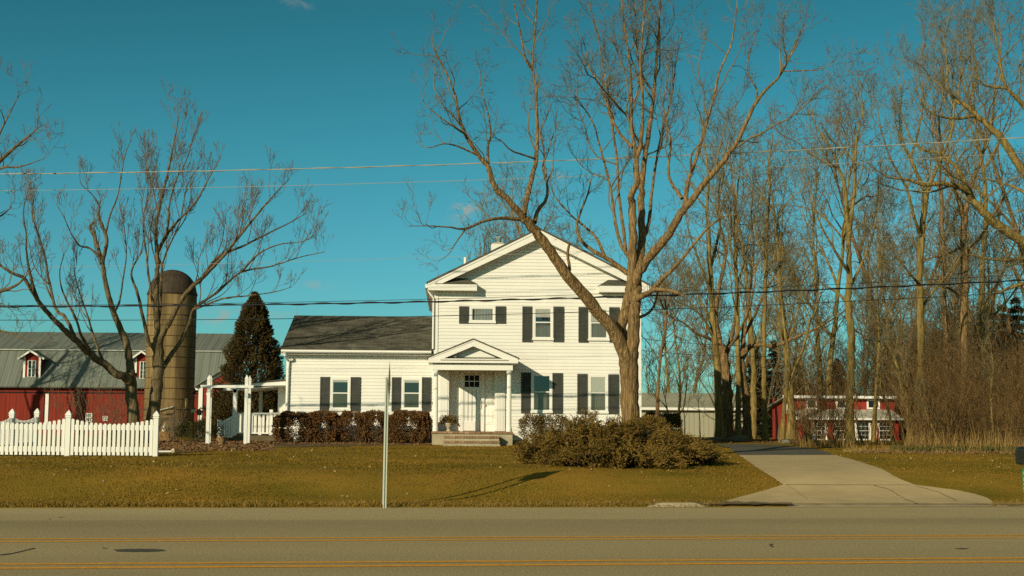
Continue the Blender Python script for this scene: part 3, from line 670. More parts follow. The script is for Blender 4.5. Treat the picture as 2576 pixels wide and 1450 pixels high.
def fluted(c, r, hgt, n=44):
    mb = MB(); prof = [(1.25, 0), (1.25, .05), (1.1, .07), (1.0, .09), (.97, .5), (.88, .93), (.9, .945), (1.08, .95), (1.08, .965), (1.25, .975), (1.25, 1.0)]
    v = []; f = []
    for i, (rr, u) in enumerate(prof):
        for k in range(n):
            a = 2*math.pi*k/n; fl_ = 1-(.06 if k % 2 and 3 <= i <= 5 else 0); v.append((c[0]+r*rr*fl_*math.cos(a), c[1]+r*rr*fl_*math.sin(a), c[2]+hgt*u if u < .2 or u > .9 else c[2]+hgt*u))
    m_ = len(prof)
    for i in range(m_-1):
        for k in range(n): q = (k+1) % n; f.append((i*n+k, i*n+q, (i+1)*n+q, (i+1)*n+k))
    f.append(tuple(range((m_-1)*n, m_*n))); mb.add(v, f); return mb
for x in (1096.3, 1280.8):
    c = fluted((X_(x, 51.32, 1000), 51.32, zfl), .088, zc0-zfl); hb("column", c, m_trim)
# brick-edged stoop and steps
fx0, fx1 = X_(1086, 50.95, 1100), X_(1290, 50.95, 1100); gs = gz(fx0, 50.6)
sb = MB(); sb.box(fx0+.01, fx1-.01, 51.0, YM-.02, gs-.3, zfl-.085); hb("stoop", sb, m_concrete)
def brick_row(x0, x1, y0, y1, z0, z1, n):
    mb = MB()
    for k in range(n):
        a, b = x0+(x1-x0)*k/n, x0+(x1-x0)*(k+1)/n; j = random.uniform(-.004, .004)
        mb.box(a+.006, b-.006, y0+j, y1, z0+.004, z1+random.uniform(-.004, .003))
    return mb
hb("brick_edging", brick_row(fx0-.02, fx1+.02, 50.95, 51.35, zfl-.083, zfl, 15), m_brick)
fl2 = MB(); fl2.box(fx0+.02, fx1-.02, 51.35, YM-.02, zfl-.08, zfl-.006); hb("porch_floor", fl2, m_brick)
sx0, sx1 = X_(1116, 50.4, 1105), X_(1256, 50.4, 1105)
z_t1 = Z_(1097.5, 50.55, 1190); z_t2 = Z_(1110, 50.15, 1190)
s1 = MB(); s1.box(sx0, sx1, 50.62, 50.999, gs-.3, z_t1-.08); s1.box(sx0, sx1, 50.22, 50.62, gs-.3, z_t2-.08); s1.box(sx0-.02, sx1+.02, 49.9, 50.22, gs-.3, gs+.04); hb("front_steps", s1, m_concrete)
hb("brick_tread", brick_row(sx0-.015, sx1+.015, 50.58, 50.999, z_t1-.078, z_t1, 19), m_brick)
hb("brick_tread", brick_row(sx0-.015, sx1+.015, 50.18, 50.615, z_t2-.078, z_t2, 19), m_brick)
# door wall, pilasters, panels, door
def dbox(name, x0, x1, y0, y1, depth, m=m_trim, parent=house, base=0.0, yy=YM):
    a, z1 = XZ(x0, y0); b, z0 = XZ(x1, y1); mb = MB(); mb.box(a, b, yy-depth, yy-base, max(z0, zfl-.003), z1); return mb.build(name, m, parent)
YD = YM+.42                                 # the door stands back in a shallow panelled recess
hx0, hx1 = X_(1128.5), X_(1245.5)
for a, b, nm in ((X_(1102), hx0, "door_surround"), (hx1, X_(1272), "door_surround")):
    mb = MB(); mb.box(a, b, YM-.03, YM-.004, zfl, Z_(931)); hb(nm, mb, m_trim)
mb = MB(); mb.box(X_(1102), X_(1272), YM-.03, YM-.004, Z_(931), Z_(919)); hb("door_header", mb, m_trim)
for a, b in ((hx0-.1, hx0+.002), (hx1-.002, hx1+.1)):
    mb = MB(); mb.box(a, b, YM-.003, YD+.02, zfl-.1, Z_(919)); hb("recess_side", mb, m_trim)
mb = MB(); mb.box(hx0, hx1, YM-.003, YD+.02, Z_(933), Z_(930)); hb("recess_ceiling", mb, m_trim)
mb = MB(); mb.box(hx0-.1, hx1+.1, YD+.001, YD+.05, zfl-.1, Z_(919)); hb("recess_wall", mb, m_trim)
mb = MB(); mb.box(hx0, hx1, YM-.03, YD, zfl-.08, zfl-.004); hb("recess_floor", mb, m_brick)
for x0, x1 in ((1104, 1128.5), (1245.5, 1270)):
    pl = dbox("pilaster", x0, x1, 935, 1085, .06, base=.028); n = 5
    for k in range(n):
        xx = x0+2.5+(x1-x0-5)*(k+.5)/n; dbox("flute", xx-1.2, xx+1.2, 938, 1082, .078, parent=pl, base=.058)
def dd_(name, x0, x1, y0, y1, depth, m=m_trim, parent=house, base=0.0):
    a, z1 = XZ(x0, y0, YD); b, z0 = XZ(x1, y1, YD); mb = MB(); mb.box(a, b, YD-depth, YD-base, max(z0, zfl-.003), z1); return mb.build(name, m, parent)
for x0, x1 in ((1132, 1150), (1222, 1241)):
    for y0, y1 in ((944, 981), (985, 1020), (1024, 1068)):
        fr = dd_("side_panel", x0, x1, y0, y1, .02); dd_("raised_field", x0+3.5, x1-3.5, y0+4, y1-4, .045, parent=fr, base=.018)
door = dd_("front_door", 1164.5, 1211, 943, 1084, .03, m_white)
for q in ((1158, 1164.3, 938, 1086), (1211.2, 1217.5, 938, 1086), (1158, 1217.5, 934, 939.5)): dd_("door_frame", *q, .075)
for i in range(3):
    for j in range(2):
        dd_("door_pane", 1168.6+i*12.8, 1179.6+i*12.8, 945+j*15.6, 958.6+j*15.6, .036, m_dark, door, base=.025)
for q in ((1164.6, 1167.8, 943, 1084), (1207.5, 1211, 943, 1084), (1167.8, 1207.5, 1060, 1084), (1167.8, 1207.5, 976.5, 980)): dd_("storm_frame", *q, .05, m_white, door, base=.028)
for xx in (1177.5, 1187.5, 1197.5): dd_("plank_groove", xx-.4, xx+.4, 981, 1060, .033, m_screen, door, base=.026)
hd = MB(); q = XZ(1209.5, 1018, YD); hd.box(q[0]-.018, q[0]+.018, YD-.10, YD-.05, q[1]-.16, q[1]+.16); hb("door_handle", hd, m_steel, door)
db = MB(); q = XZ(1219, 1019, YD); db.box(q[0]-.02, q[0]+.02, YD-.09, YD-.07, q[1]-.05, q[1]+.05); hb("doorbell", db, m_urn)
# ---- side porch on the wing's far gable end
ysp = 54.0
def sp(x, y, Y=ysp): p = P(x, y, Y); return np.array([p[0], Y, p[2]])
A, B = sp(500, 972), sp(719, 956.5)
rf = MB(); rf.prism([(A[0], A[2]-.03), (B[0], B[2]-.03), (B[0], B[2]+.03), (A[0], A[2]+.02)], 1, ysp-.06, ysp+4.2); hb("side_porch_roof", rf, m_shingle)
rf = MB(); A2 = sp(562, 968); rf.prism([(A2[0], A2[2]-.02), (B[0], B[2]-.005), (B[0], B[2]-.20), (A2[0], A2[2]-.10)], 1, ysp-.02, ysp+.03); hb("side_porch_fascia", rf, m_trim)
cl = MB(); A3 = sp(590, 981); cl.prism([(A3[0], A3[2]), (B[0], B[2]-.22), (B[0], B[2]-.19), (A3[0], A3[2]+.03)], 1, ysp+.06, ysp+4); hb("side_porch_ceiling", cl, m_trim)
bm = MB(); a = sp(562, 978); b = sp(600, 983); bm.box(a[0], b[0], ysp, ysp+.15, b[2], a[2]+.02); hb("side_porch_beam", bm, m_trim)
def post_(x0, x1, y0, y1, Y=ysp, dpt=None, name="porch_post", m=m_trim, parent=house):
    a, b = sp(x0, y0, Y), sp(x1, y1, Y); mb = MB(); w_ = b[0]-a[0]; mb.box(a[0], b[0], Y, Y+(dpt or w_), b[2], a[2]); return mb.build(name, m, parent)
post_(586.5, 593.5, 982, 1098); post_(585.5, 595, 979, 988)
post_(652, 657, 985, 1095, ysp+3.6)
post_(700, 719, 968, 1042, ysp+1.2, .1, "side_wall_panel", m_siding)
post_(678, 684.5, 1031, 1095, name="railing_post")
for x0, x1 in ((594, 678), (684.5, 722)):
    rl = post_(x0, x1, 1038.5, 1043.5, dpt=.06, name="railing"); post_(x0, x1, 1088, 1092, dpt=.06, name="bottom_rail", parent=rl)
    n = int((x1-x0)/10.2)
    for k in range(n): xx = x0+(k+.5)*(x1-x0)/n; post_(xx-2.4, xx+2.4, 1043, 1089, ysp+.02, .03, name="baluster", parent=rl)
for x0, x1 in ((600, 690),):
    rl = post_(x0, x1, 1042, 1046, ysp+3.6, .06, name="railing")
    for k in range(9): xx = x0+5+k*9.5; post_(xx-2, xx+2, 1046, 1090, ysp+3.62, .03, name="baluster", parent=rl)
post_(584, 722, 1096, 1116, ysp-.02, 3.8, "porch_deck", m_oldwood)
post_(547, 554.7, 1057, 1108, ysp-.1, name="stair_newel")
sr = MB(); a, b = sp(554, 1066), sp(587, 1049); sr.bar(a, b, .06, .09); so2 = hb("stair_rail", sr, m_trim)
sr = MB(); a, b = sp(554, 1104), sp(587, 1097); sr.bar(a, b, .05, .07); sr.build("lower_rail", m_trim, so2)
for k in range(5):
    u = (k+.5)/5; x = 555+u*31; a, b = sp(x, 1066-17*u), sp(x, 1104-7*u); mb = MB(); mb.bar(a, b, .075, .03, up=(0, 1, 0)); mb.build("baluster", m_trim, so2)
st_ = MB(); a, b = sp(560, 1104), sp(586, 1113); st_.box(a[0], b[0], ysp+.1, ysp+1.3, b[2], a[2]); hb("side_step", st_, m_oldwood)

# ---- urn with dried greenery on the porch
uc = np.array([X_(1128, 51.75, 1080), 51.75, zfl]); us = 1/66.
urn = thing("stone_urn", "pale stone urn of dry evergreen sprigs on the brick porch", "planter", uc)
ub = MB(); ub.lathe(uc, [(.10, 0), (.10, .03), (.05, .06), (.045, .09), (.11, .13), (.15, .21), (.155, .27), (.175, .285), (.175, .31), (.14, .31), (.11, .27)], 24); ub.build("urn_bowl", m_urn, urn, True)
N_ = 1500; c = rng.normal(size=(N_, 3))*np.array([.15, .12, .085])+uc+np.array([.02, 0, .42]); k_ = rng.uniform(size=N_) < .25
c[k_] = uc+np.array([0, 0, .33])+np.stack([rng.uniform(-.5, .42, k_.sum()), rng.normal(0, .08, k_.sum()), np.zeros(k_.sum())], 1); c[k_, 2] += +.10-1.3*(c[k_, 0]-uc[0])**2+rng.normal(0, .03, k_.sum())
dd = unit(c-(uc+np.array([0, 0, .25]))+rng.normal(size=(N_, 3))*.15); v, q = leaves(c, dd, .09, .022)
mesh_obj("dry_plant", v, q, mat("dry_greens", (.12, .07, .02), .8, .4, 6, color2=(.20, .14, .04), island=.4), urn)
# ================================================================== VEGETATION
def spline(pts, sub=4):
    p = np.array(pts, float); n = len(p)
    if n < 3: return np.array([p[0]+(p[-1]-p[0])*k/sub for k in range(sub+1)])
    e = np.vstack([2*p[0]-p[1], p, 2*p[-1]-p[-2]]); out = []
    for i in range(n-1):
        a, b, c, d = e[i:i+4]
        for k in range(sub):
            t = k/sub; out.append(.5*((2*b)+(-a+c)*t+(2*a-5*b+4*c-d)*t*t+(-a+3*b-3*c+d)*t**3))
    out.append(p[-1]); return np.array(out)
def resample(p, r, n):
    L = np.concatenate([[0], np.cumsum(np.linalg.norm(np.diff(p, axis=0), axis=1))]); u = np.linspace(0, L[-1], n)
    return np.stack([np.interp(u, L, p[:, k]) for k in range(3)], 1), np.interp(u, L, r)
def spawn(pts, rad, spacing, t0, ang, ratio, lim, npts, up=.15, wig=.16, rmin=.004, rf=.010, tip=1, shrink=.5, tipk=.75):
    """children of a stack of branches; pts (N,n,3), rad (N,n)"""
    N_, n, _ = pts.shape
    L = np.linalg.norm(np.diff(pts, axis=1), axis=2).sum(1)
    cnt = np.floor(L*(1-t0)/spacing+rng.uniform(0, 1, N_)).astype(int)
    idx = np.repeat(np.arange(N_), cnt+tip)
    t = t0+(1-t0)*rng.uniform(0, 1, len(idx))
    if tip:
        last = np.cumsum(cnt+tip)-1
        for q in range(tip): t[last-q] = .985-.02*q
    fi = np.clip(t*(n-1), 0, n-1.001); i = fi.astype(int); fr = (fi-i)[:, None]
    p = pts[idx, i]*(1-fr)+pts[idx, i+1]*fr; pr = rad[idx, i]*(1-fr[:, 0])+rad[idx, i+1]*fr[:, 0]
    tg = unit(pts[idx, i+1]-pts[idx, i])
    a = rng.uniform(*ang, len(idx)); a[t > .95] *= .45
    pp = rng.normal(size=(len(idx), 3)); pp = unit(pp-tg*(pp*tg).sum(1, keepdims=True))
    d = tg*np.cos(a)[:, None]+pp*np.sin(a)[:, None]; d[:, 2] += up; d = unit(d)
    ln = np.clip(L[idx]*rng.uniform(*ratio, len(idx))*(1-shrink*t), lim[0], lim[1])*rng.uniform(.7, 1.15, len(idx))*np.where(t > .95, tipk, 1.0)
    out = np.empty((len(idx), npts, 3)); out[:, 0] = p
    for k in range(1, npts):
        d = d+rng.normal(size=d.shape)*wig; d[:, 2] += up*.35; d = unit(d)
        out[:, k] = out[:, k-1]+d*(ln/(npts-1))[:, None]
    rs = np.minimum(pr*.72, ln*rf+rmin*.6); rs = np.maximum(rs, rmin)
    r = rs[:, None]*(1-np.linspace(0, 1, npts)[None]*.75); r = np.maximum(r, rmin*.75)
    return out, r
def pile(parts, S):
    V, Q, n = [], [], 0
    for p, r in parts:
        v, q = tubes(p, r, S); V.append(v); Q.append(q+n); n += len(v)
    return np.concatenate(V), np.concatenate(Q)
def join(vq):
    V, Q, n = [], [], 0
    for v, q in vq: V.append(v); Q.append(q+n); n += len(v)
    return np.concatenate(V), np.concatenate(Q)
STD = [dict(spacing=.26, t0=.28, ang=(.5, 1.2), ratio=(.25, .6), lim=(.5, 2.6), npts=8, up=.20, wig=.20),
       dict(spacing=.18, t0=.12, ang=(.4, 1.1), ratio=(.3, .65), lim=(.25, 1.25), npts=6, up=.12, wig=.22),
       dict(spacing=.14, t0=.12, ang=(.4, 1.1), ratio=(.3, .7), lim=(.15, .6), npts=4, up=.08, wig=.22)]
SEC = dict(spacing=1.15, t0=.3, ang=(.45, 1.15), ratio=(.3, .6), lim=(1.3, 4.2), npts=12, up=.2, wig=.21, rf=.013, tip=1)
def scaled(levels, k, dens=1.0):
    return [dict(l, spacing=l['spacing']*k/dens, lim=(l['lim'][0]*k, l['lim'][1]*k)) for l in levels]
def make_tree(name, label, limbs, levels, mt, mw, Yb, group=None, root=None, S=10, tf=1.0, extra=None, cat="tree"):
    """limbs: list of (world points, r start, r end[, t0 for twigs])"""
    root = limbs[0][0][0] if root is None else root
    o = thing(name, label, cat, root, group); rmin = max(.0050, Yb*.000135)*tf
    tr = []; pl = []
    for L in limbs:
        p = spline(L[0], 5); n = len(p); u = np.linspace(0, 1, n); r = L[1]+(L[2]-L[1])*u**.85
        seg = np.linalg.norm(np.diff(p, axis=0), axis=1).mean()
        j = rng.normal(size=p.shape)*np.minimum(r, seg)[:, None]*.10; j[0] = 0; p = p+j
        if L is limbs[0]: r = r*(1+.45*np.exp(-np.linspace(0, 1, n)*14))
        r = r*(1+rng.normal(0, .035, n))
        tr.append(tubes(p[None], r[None], S if L[1] > .05 else 6))
        t0 = L[3] if len(L) > 3 else .3
        if t0 < 1: pl.append((resample(p, r, 24), t0))
    v, q = join(tr); mesh_obj("trunk", v, q, mt, o, True)
    cr3 = []; P_ = []; R_ = []
    for l_i, lev in enumerate(levels):
        lev = dict(lev)
        if l_i == 0:
            res = []
            for (pp, rr), t0 in pl:
                lv = dict(lev); lv['t0'] = t0; lv['tip'] = 2
                res.append(spawn(pp[None], rr[None], rmin=rmin, **lv))
            cur_p = np.concatenate([a for a, b in res]); cur_r = np.concatenate([b for a, b in res])
        else:
            cur_p, cur_r = spawn(cur_p, cur_r, rmin=rmin, **lev)
        cr3.append((cur_p, cur_r))
    v, q = join([pile([cr3[0]], 5)]+([pile(cr3[1:], 3)] if len(cr3) > 1 else []))
    c = mesh_obj("crown", v, q, mw, o, False)
    if extra: extra(o, cr3)
    return o
def px_limbs(lst, Y0):
    """lst: (points (x, y, dY), r0 px, r1 px, t0) measured on the photograph; the points become places in the world at depth Y0+dY"""
    out = []
    for L in lst:
        w_ = [P(p[0], p[1], Y0+(p[2] if len(p) > 2 else 0)) for p in L[0]]
        out.append((w_, L[1]*Y0/F, L[2]*Y0/F)+tuple(L[3:4]))
    return out

# ---- the big forked tree in front of the house
YT = 40.0
g0 = gp(1588, YT)
main = px_limbs([
 ([(1587, 1098, 0), (1586, 1030, 0), (1584, 960, 0), (1582, 905, 0), (1582, 870, 0)], 22, 25, 1),
 # leaning limb
 ([(1575, 905, -.1), (1552, 845, -.25), (1505, 785, -.5), (1428, 693, -.9), (1375, 620, -1.2), (1330, 563, -1.4), (1312, 545, -1.5)], 18, 10.5, .75),
 ([(1316, 548, -1.5), (1282, 507, -1.7), (1243, 467, -1.9), (1230, 425, -2.0), (1203, 390, -2.1), (1169, 336, -2.3), (1152, 278, -2.3), (1143, 234, -2.4), (1117, 172, -2.4), (1093, 126, -2.6), (1087, 92, -2.6)], 8.5, .8, .2),
 ([(1228, 430, -2.0), (1227, 369, -1.6), (1234, 343, -1.4), (1230, 297, -1.2), (1212, 230, -1.0), (1207, 190, -.9)], 4.2, .7, .25),
 ([(1203, 392, -2.1), (1160, 372, -2.4), (1120, 362, -2.7), (1080, 372, -3), (1056, 366, -3)], 2.8, .6, .25),
 ([(1170, 338, -2.3), (1140, 318, -2.8), (1100, 290, -3), (1070, 262, -3), (1060, 240, -3)], 2.6, .6, .25),
 ([(1318, 540, -1.5), (1332, 470, -1.0), (1348, 405, -.6), (1351, 330, -.4), (1349, 262, -.3), (1348, 217, -.3), (1341, 175, -.2), (1343, 108, -.2), (1350, 30, -.1), (1352, -40, 0)], 7.0, 1.4, .22),
 ([(1340, 178, -.2), (1322, 150, -.4), (1308, 75, -.7), (1295, 20, -.9), (1288, -20, -1)], 3.2, .9, .2),
 ([(1350, 400, -.6), (1322, 392, -.9), (1285, 378, -1.3), (1262, 356, -1.5), (1238, 345, -1.7)], 3.0, .8, .3),
 ([(1345, 560, -1.2), (1354, 528, -.8), (1372, 506, -.4), (1378, 473, -.2), (1367, 429, .2), (1369, 382, .4), (1360, 335, .7), (1374, 298, 1), (1387, 262, 1.2)], 5.6, 1.0, .25),
 ([(1308, 552, -1.5), (1264, 549, -1.8), (1221, 556, -2.2), (1169, 576, -2.6), (1130, 572, -2.9), (1082, 569, -3.2), (1030, 569, -3.4)], 5.0, .7, .2),
 ([(1172, 576, -2.6), (1150, 606, -2.6), (1128, 640, -2.7), (1105, 656, -2.8)], 2.2, .6, .2),
 ([(1430, 697, -.9), (1433, 672, -.8), (1428, 640, -.8), (1433, 612, -.9)], 4.5, 3.0, .8),
 # middle stem and its leaders
 ([(1580, 880, .1), (1562, 838, .2), (1572, 785, .2), (1585, 730, .1), (1590, 690, .1), (1592, 620, .1), (1592, 560, .2), (1590, 505, .3)], 15.5, 9.5, .8),
 ([(1590, 515, .3), (1588, 490, .1), (1602, 462, 0), (1602, 420, .1), (1599, 385, .2), (1590, 340, .3), (1587, 290, .4), (1588, 240, .4), (1583, 150, .4), (1570, 60, .5), (1560, -40, .6)], 9.2, 1.6, .3),
 ([(1601, 400, .2), (1612, 365, .1), (1616, 300, 0), (1616, 245, -.2), (1611, 175, -.3), (1615, 100, -.4), (1622, 10, -.5), (1624, -30, -.5)], 6.0, 1.4, .25),
 ([(1592, 372, .2), (1570, 350, .6), (1548, 318, 1), (1530, 270, 1.3), (1508, 215, 1.6), (1480, 165, 1.9), (1470, 110, 2), (1450, 70, 2)], 4.6, .9, .25),
 ([(1590, 690, .1), (1571, 682, .4), (1526, 650, .8), (1487, 628, 1.2), (1461, 604, 1.4), (1451, 570, 1.5), (1462, 530, 1.6), (1478, 490, 1.7), (1490, 440, 1.8)], 8.0, 1.5, .3),
 ([(1522, 648, .8), (1500, 600, 1.2), (1470, 570, 1.7), (1440, 545, 2.0), (1400, 500, 2.3), (1385, 470, 2.4)], 4.5, 1.0, .25),
 ([(1590, 660, .2), (1560, 610, .8), (1548, 560, 1.1), (1540, 500, 1.3), (1528, 440, 1.5), (1512, 380, 1.8), (1492, 310, 2.0), (1460, 260, 2.2), (1430, 220, 2.4)], 5.5, 1.0, .25),
 ([(1575, 640, .5), (1566, 560, .9), (1556, 480, 1.2), (1552, 400, 1.4), (1540, 320, 1.6), (1530, 240, 1.7), (1515, 150, 1.8), (1500, 70, 1.8), (1480, 10, 1.9)], 5.0, 1.1, .25),
 # back stem
 ([(1588, 900, -.1), (1594, 830, -.2), (1598, 770, -.3), (1600, 735, -.3), (1606, 690, 0), (1612, 630, .4), (1615, 560, .8), (1613, 500, 1.1), (1617, 430, 1.3), (1628, 360, 1.5), (1640, 280, 1.7), (1648, 200, 1.8), (1655, 110, 1.9), (1660, 20, 2), (1662, -30, 2)], 17.5, 1.5, .45),
 ([(1612, 620, .4), (1632, 560, .9), (1640, 480, 1.3), (1652, 400, 1.6), (1668, 320, 1.8), (1690, 240, 2), (1700, 160, 2.1), (1716, 80, 2.2)], 5.5, 1.0, .3),
 ([(1588, 745, -.2), (1598, 705, -.4), (1630, 652, -.8), (1676, 600, -1.2), (1706, 548, -1.5), (1739, 505, -1.8), (1778, 455, -2.0), (1811, 415, -2.2), (1853, 358, -2.4), (1895, 270, -2.6), (1925, 228, -2.7), (1962, 190, -2.8), (1995, 128, -2.9), (2020, 62, -3)], 14, 1.0, .42),
 ([(1722, 522, -1.6), (1727, 480, -1.5), (1734, 445, -1.4), (1750, 404, -1.3), (1770, 335, -1.2), (1797, 236, -1.0), (1811, 178, -1), (1840, 110, -.9), (1853, 20, -.8), (1856, -20, -.8)], 6.5, 1.0, .3),
 ([(1716, 500, -1.5), (1690, 462, -1.0), (1681, 425, -.8), (1687, 362, -.6), (1680, 315, -.5), (1668, 262, -.3), (1680, 200, -.2), (1672, 140, 0)], 4.5, .9, .3),
 ([(1739, 445, -1.4), (1738, 402, -1.6), (1745, 380, -1.8), (1768, 352, -2.0), (1790, 300, -2.2)], 3.0, .8, .3),
 ([(1896, 270, -2.6), (1905, 230, -2.2), (1880, 180, -2), (1890, 120, -1.9), (1915, 60, -1.8)], 2.8, .7, .25),
 ([(1965, 180, -2.8), (2020, 178, -3), (2060, 176, -3.2), (2085, 165, -3.3)], 1.8, .6, .3),
 ([(1598, 750, -.4), (1632, 738, -.8), (1668, 700, -1.3), (1697, 672, -1.6), (1740, 622, -2.0), (1780, 575, -2.3), (1822, 545, -2.6), (1860, 540, -2.9)], 7.5, 1.0, .35),
 ([(1600, 755, -.4), (1630, 738, -.9), (1655, 728, -1.2), (1700, 735, -1.5), (1722, 746, -1.6)], 7.0, 4.0, .75),
 ([(1604, 800, -.2), (1628, 790, .2), (1645, 770, .4), (1655, 735, .6), (1662, 700, .7)], 4.5, 1.5, .4),
], YT)
main[0][0][0] = g0
make_tree("bare_tree", "huge bare tree with deeply furrowed grey-brown trunk forking over the white house front", main,
          [dict(SEC, spacing=.62, lim=(1.1, 3.6), ratio=(.3, .6), ang=(.4, 1.1), up=.26, rf=.011, tipk=.3, shrink=.65), dict(STD[0], spacing=.24, lim=(.4, 2.0)), dict(STD[1], spacing=.19), dict(STD[2], spacing=.17)], m_bark, m_twig, YT, S=14)

# ---- the double-trunked maple by the barn
YL = 50.0
def budded(o, cr):
    p, r = cr[-1]; k = rng.uniform(size=len(p)) < .3; c = p[k, -1]; c2 = p[k, -2]; c = np.concatenate([c, (c+c2)/2])
    v, q = leaves(c, rdirs(len(c)), .045, .022); mesh_obj("bud", v, q, m_twigr, o)["kind"] = "stuff"
la = px_limbs([
 ([(338, 1098, 0), (336, 1050, 0), (331, 1000, 0), (328, 955, 0), (330, 940, 0)], 15, 14.5, 1),
 ([(326, 958, -.2), (312, 948, -.4), (289, 940, -.7), (262, 915, -.9), (234, 897, -1.2), (187, 853, -1.6), (160, 828, -1.8), (137, 806, -2), (101, 764, -2.4), (82, 735, -2.6), (60, 700, -2.8), (32, 688, -3), (0, 668, -3.2), (-40, 640, -3.3)], 11.5, 2.2, .5),
 ([(190, 856, -1.6), (165, 800, -1.2), (140, 776, -1), (122, 700, -.8), (114, 649, -.7), (100, 598, -.6), (80, 540, -.5), (88, 490, -.4)], 5.0, .8, .3),
 ([(98, 762, -2.4), (82, 712, -2.6), (68, 650, -2.7), (66, 590, -2.7), (59, 530, -2.8), (76, 462, -2.9)], 4.2, .7, .25),
 ([(234, 897, -1.2), (205, 845, -1.8), (190, 800, -2), (160, 740, -2.3), (150, 690, -2.4), (160, 640, -2.5)], 4.5, .8, .3),
 ([(262, 915, -.9), (240, 860, -.3), (222, 800, .1), (205, 750, .3), (190, 700, .4), (185, 640, .5)], 3.6, .7, .3),
 ([(330, 945, 0), (325, 905, .1), (320, 871, .2), (306, 835, .3), (289, 797, .4), (276, 755, .5), (266, 715, .6), (258, 664, .7), (243, 614, .8), (236, 582, .8)], 10.5, 4.2, .55),
 ([(258, 660, .7), (268, 610, .6), (262, 580, .6), (250, 552, .6), (246, 535, .6)], 5.5, 3.5, .5),
 ([(240, 600, .8), (231, 585, .8), (226, 570, .9), (236, 560, .9)], 4.0, 2.8, .7),
 ([(246, 548, .6), (250, 520, .5), (232, 490, .3), (205, 465, .1), (200, 440, 0)], 2.6, .7, .2),
 ([(266, 590, .6), (276, 545, .5), (297, 489, .4), (314, 394, .2), (330, 352, .1)], 3.2, .7, .25),
 ([(256, 650, .7), (225, 625, .6), (200, 618, .4), (180, 590, .2), (160, 545, 0), (145, 520, 0)], 3.4, .7, .3),
 ([(285, 790, .4), (300, 760, .0), (310, 700, -.3), (318, 640, -.5), (312, 570, -.6), (300, 520, -.7)], 3.2, .7, .3),
], YL)
la[0][0][0] = gp(338, YL)
MAPLE = [dict(SEC, up=.36, wig=.10, spacing=.50, lim=(.8, 2.5), ratio=(.3, .6), rf=.009, ang=(.35, 1.0), tipk=.22, shrink=.65), dict(STD[0], up=.28, spacing=.24, tipk=.35, lim=(.5, 1.7), wig=.10), dict(STD[1], up=.28, wig=.11, spacing=.19), dict(STD[2], up=.24, wig=.12, spacing=.15)]
make_tree("bare_maple", "budding maple with a hollow knot and broken leader, leaning over the picket fence", la, MAPLE, m_barkd, m_twigr, YL, extra=budded, group="maples beside the barn")
lb = px_limbs([
 ([(378, 1092, 0), (386, 1040, 0), (392, 990, 0), (397, 940, 0), (398, 890, 0), (396, 850, 0)], 16, 13.5, 1),
 ([(396, 860, 0), (394, 785, .1), (394, 707, .2), (397, 665, .2), (395, 630, .3), (392, 576, .3), (404, 508, .3), (418, 453, .2), (432, 385, .1), (442, 339, 0), (450, 290, 0)], 8.5, 1.0, .3),
 ([(396, 635, .3), (424, 585, .0), (446, 558, -.2), (492, 508, -.6), (528, 444, -.9), (558, 388, -1.1)], 5.0, .8, .25),
 ([(418, 600, .1), (424, 555, -.5), (426, 517, -.7), (440, 460, -.9), (470, 400, -1), (490, 330, -1.1)], 3.5, .8, .25),
 ([(398, 870, 0), (411, 838, -.3), (429, 805, -.6), (468, 738, -1.1), (519, 690, -1.6), (566, 640, -2), (606, 590, -2.3), (651, 535, -2.6), (690, 490, -2.8), (728, 450, -3)], 8.5, .9, .3),
 ([(500, 712, -1.4), (547, 650, -1), (620, 615, -.6), (683, 583, -.3), (730, 560, -.1), (772, 536, 0)], 4.4, .8, .2),
 ([(410, 925, 0), (430, 893, .4), (453, 862, .8), (475, 815, 1.2), (488, 778, 1.4), (547, 735, 1.8), (606, 686, 2.2), (683, 670, 2.5), (752, 648, 2.8), (818, 634, 3)], 7.0, .8, .3),
 ([(606, 686, 2.2), (650, 640, 2), (700, 616, 1.9), (760, 608, 1.8), (800, 590, 1.7)], 3.0, .7, .2),
 ([(486, 780, 1.4), (560, 752, 1.0), (620, 745, .8), (690, 735, .6), (735, 722, .5)], 3.0, .7, .2),
 ([(394, 880, 0), (375, 862, -.1), (360, 800, -.3), (346, 738, -.5), (332, 700, -.6), (333, 676, -.7), (352, 640, -.8), (362, 600, -.9)], 6.0, 1.0, .4),
 ([(395, 800, .1), (380, 740, .6), (368, 640, .9), (360, 560, 1.1), (372, 480, 1.2), (366, 410, 1.3)], 4.0, .8, .3),
 ([(396, 840, 0), (405, 760, .7), (410, 660, 1), (452, 560, 1.3), (470, 470, 1.4), (500, 420, 1.5)], 4.0, .8, .35),
], YL+.6)
lb[0][0][0] = gp(374, YL+.6)
make_tree("bare_maple", "budding maple with wide-fanned limbs standing before the round silo", lb, MAPLE, m_barkd, m_twigr, YL, extra=budded, group="maples beside the barn")
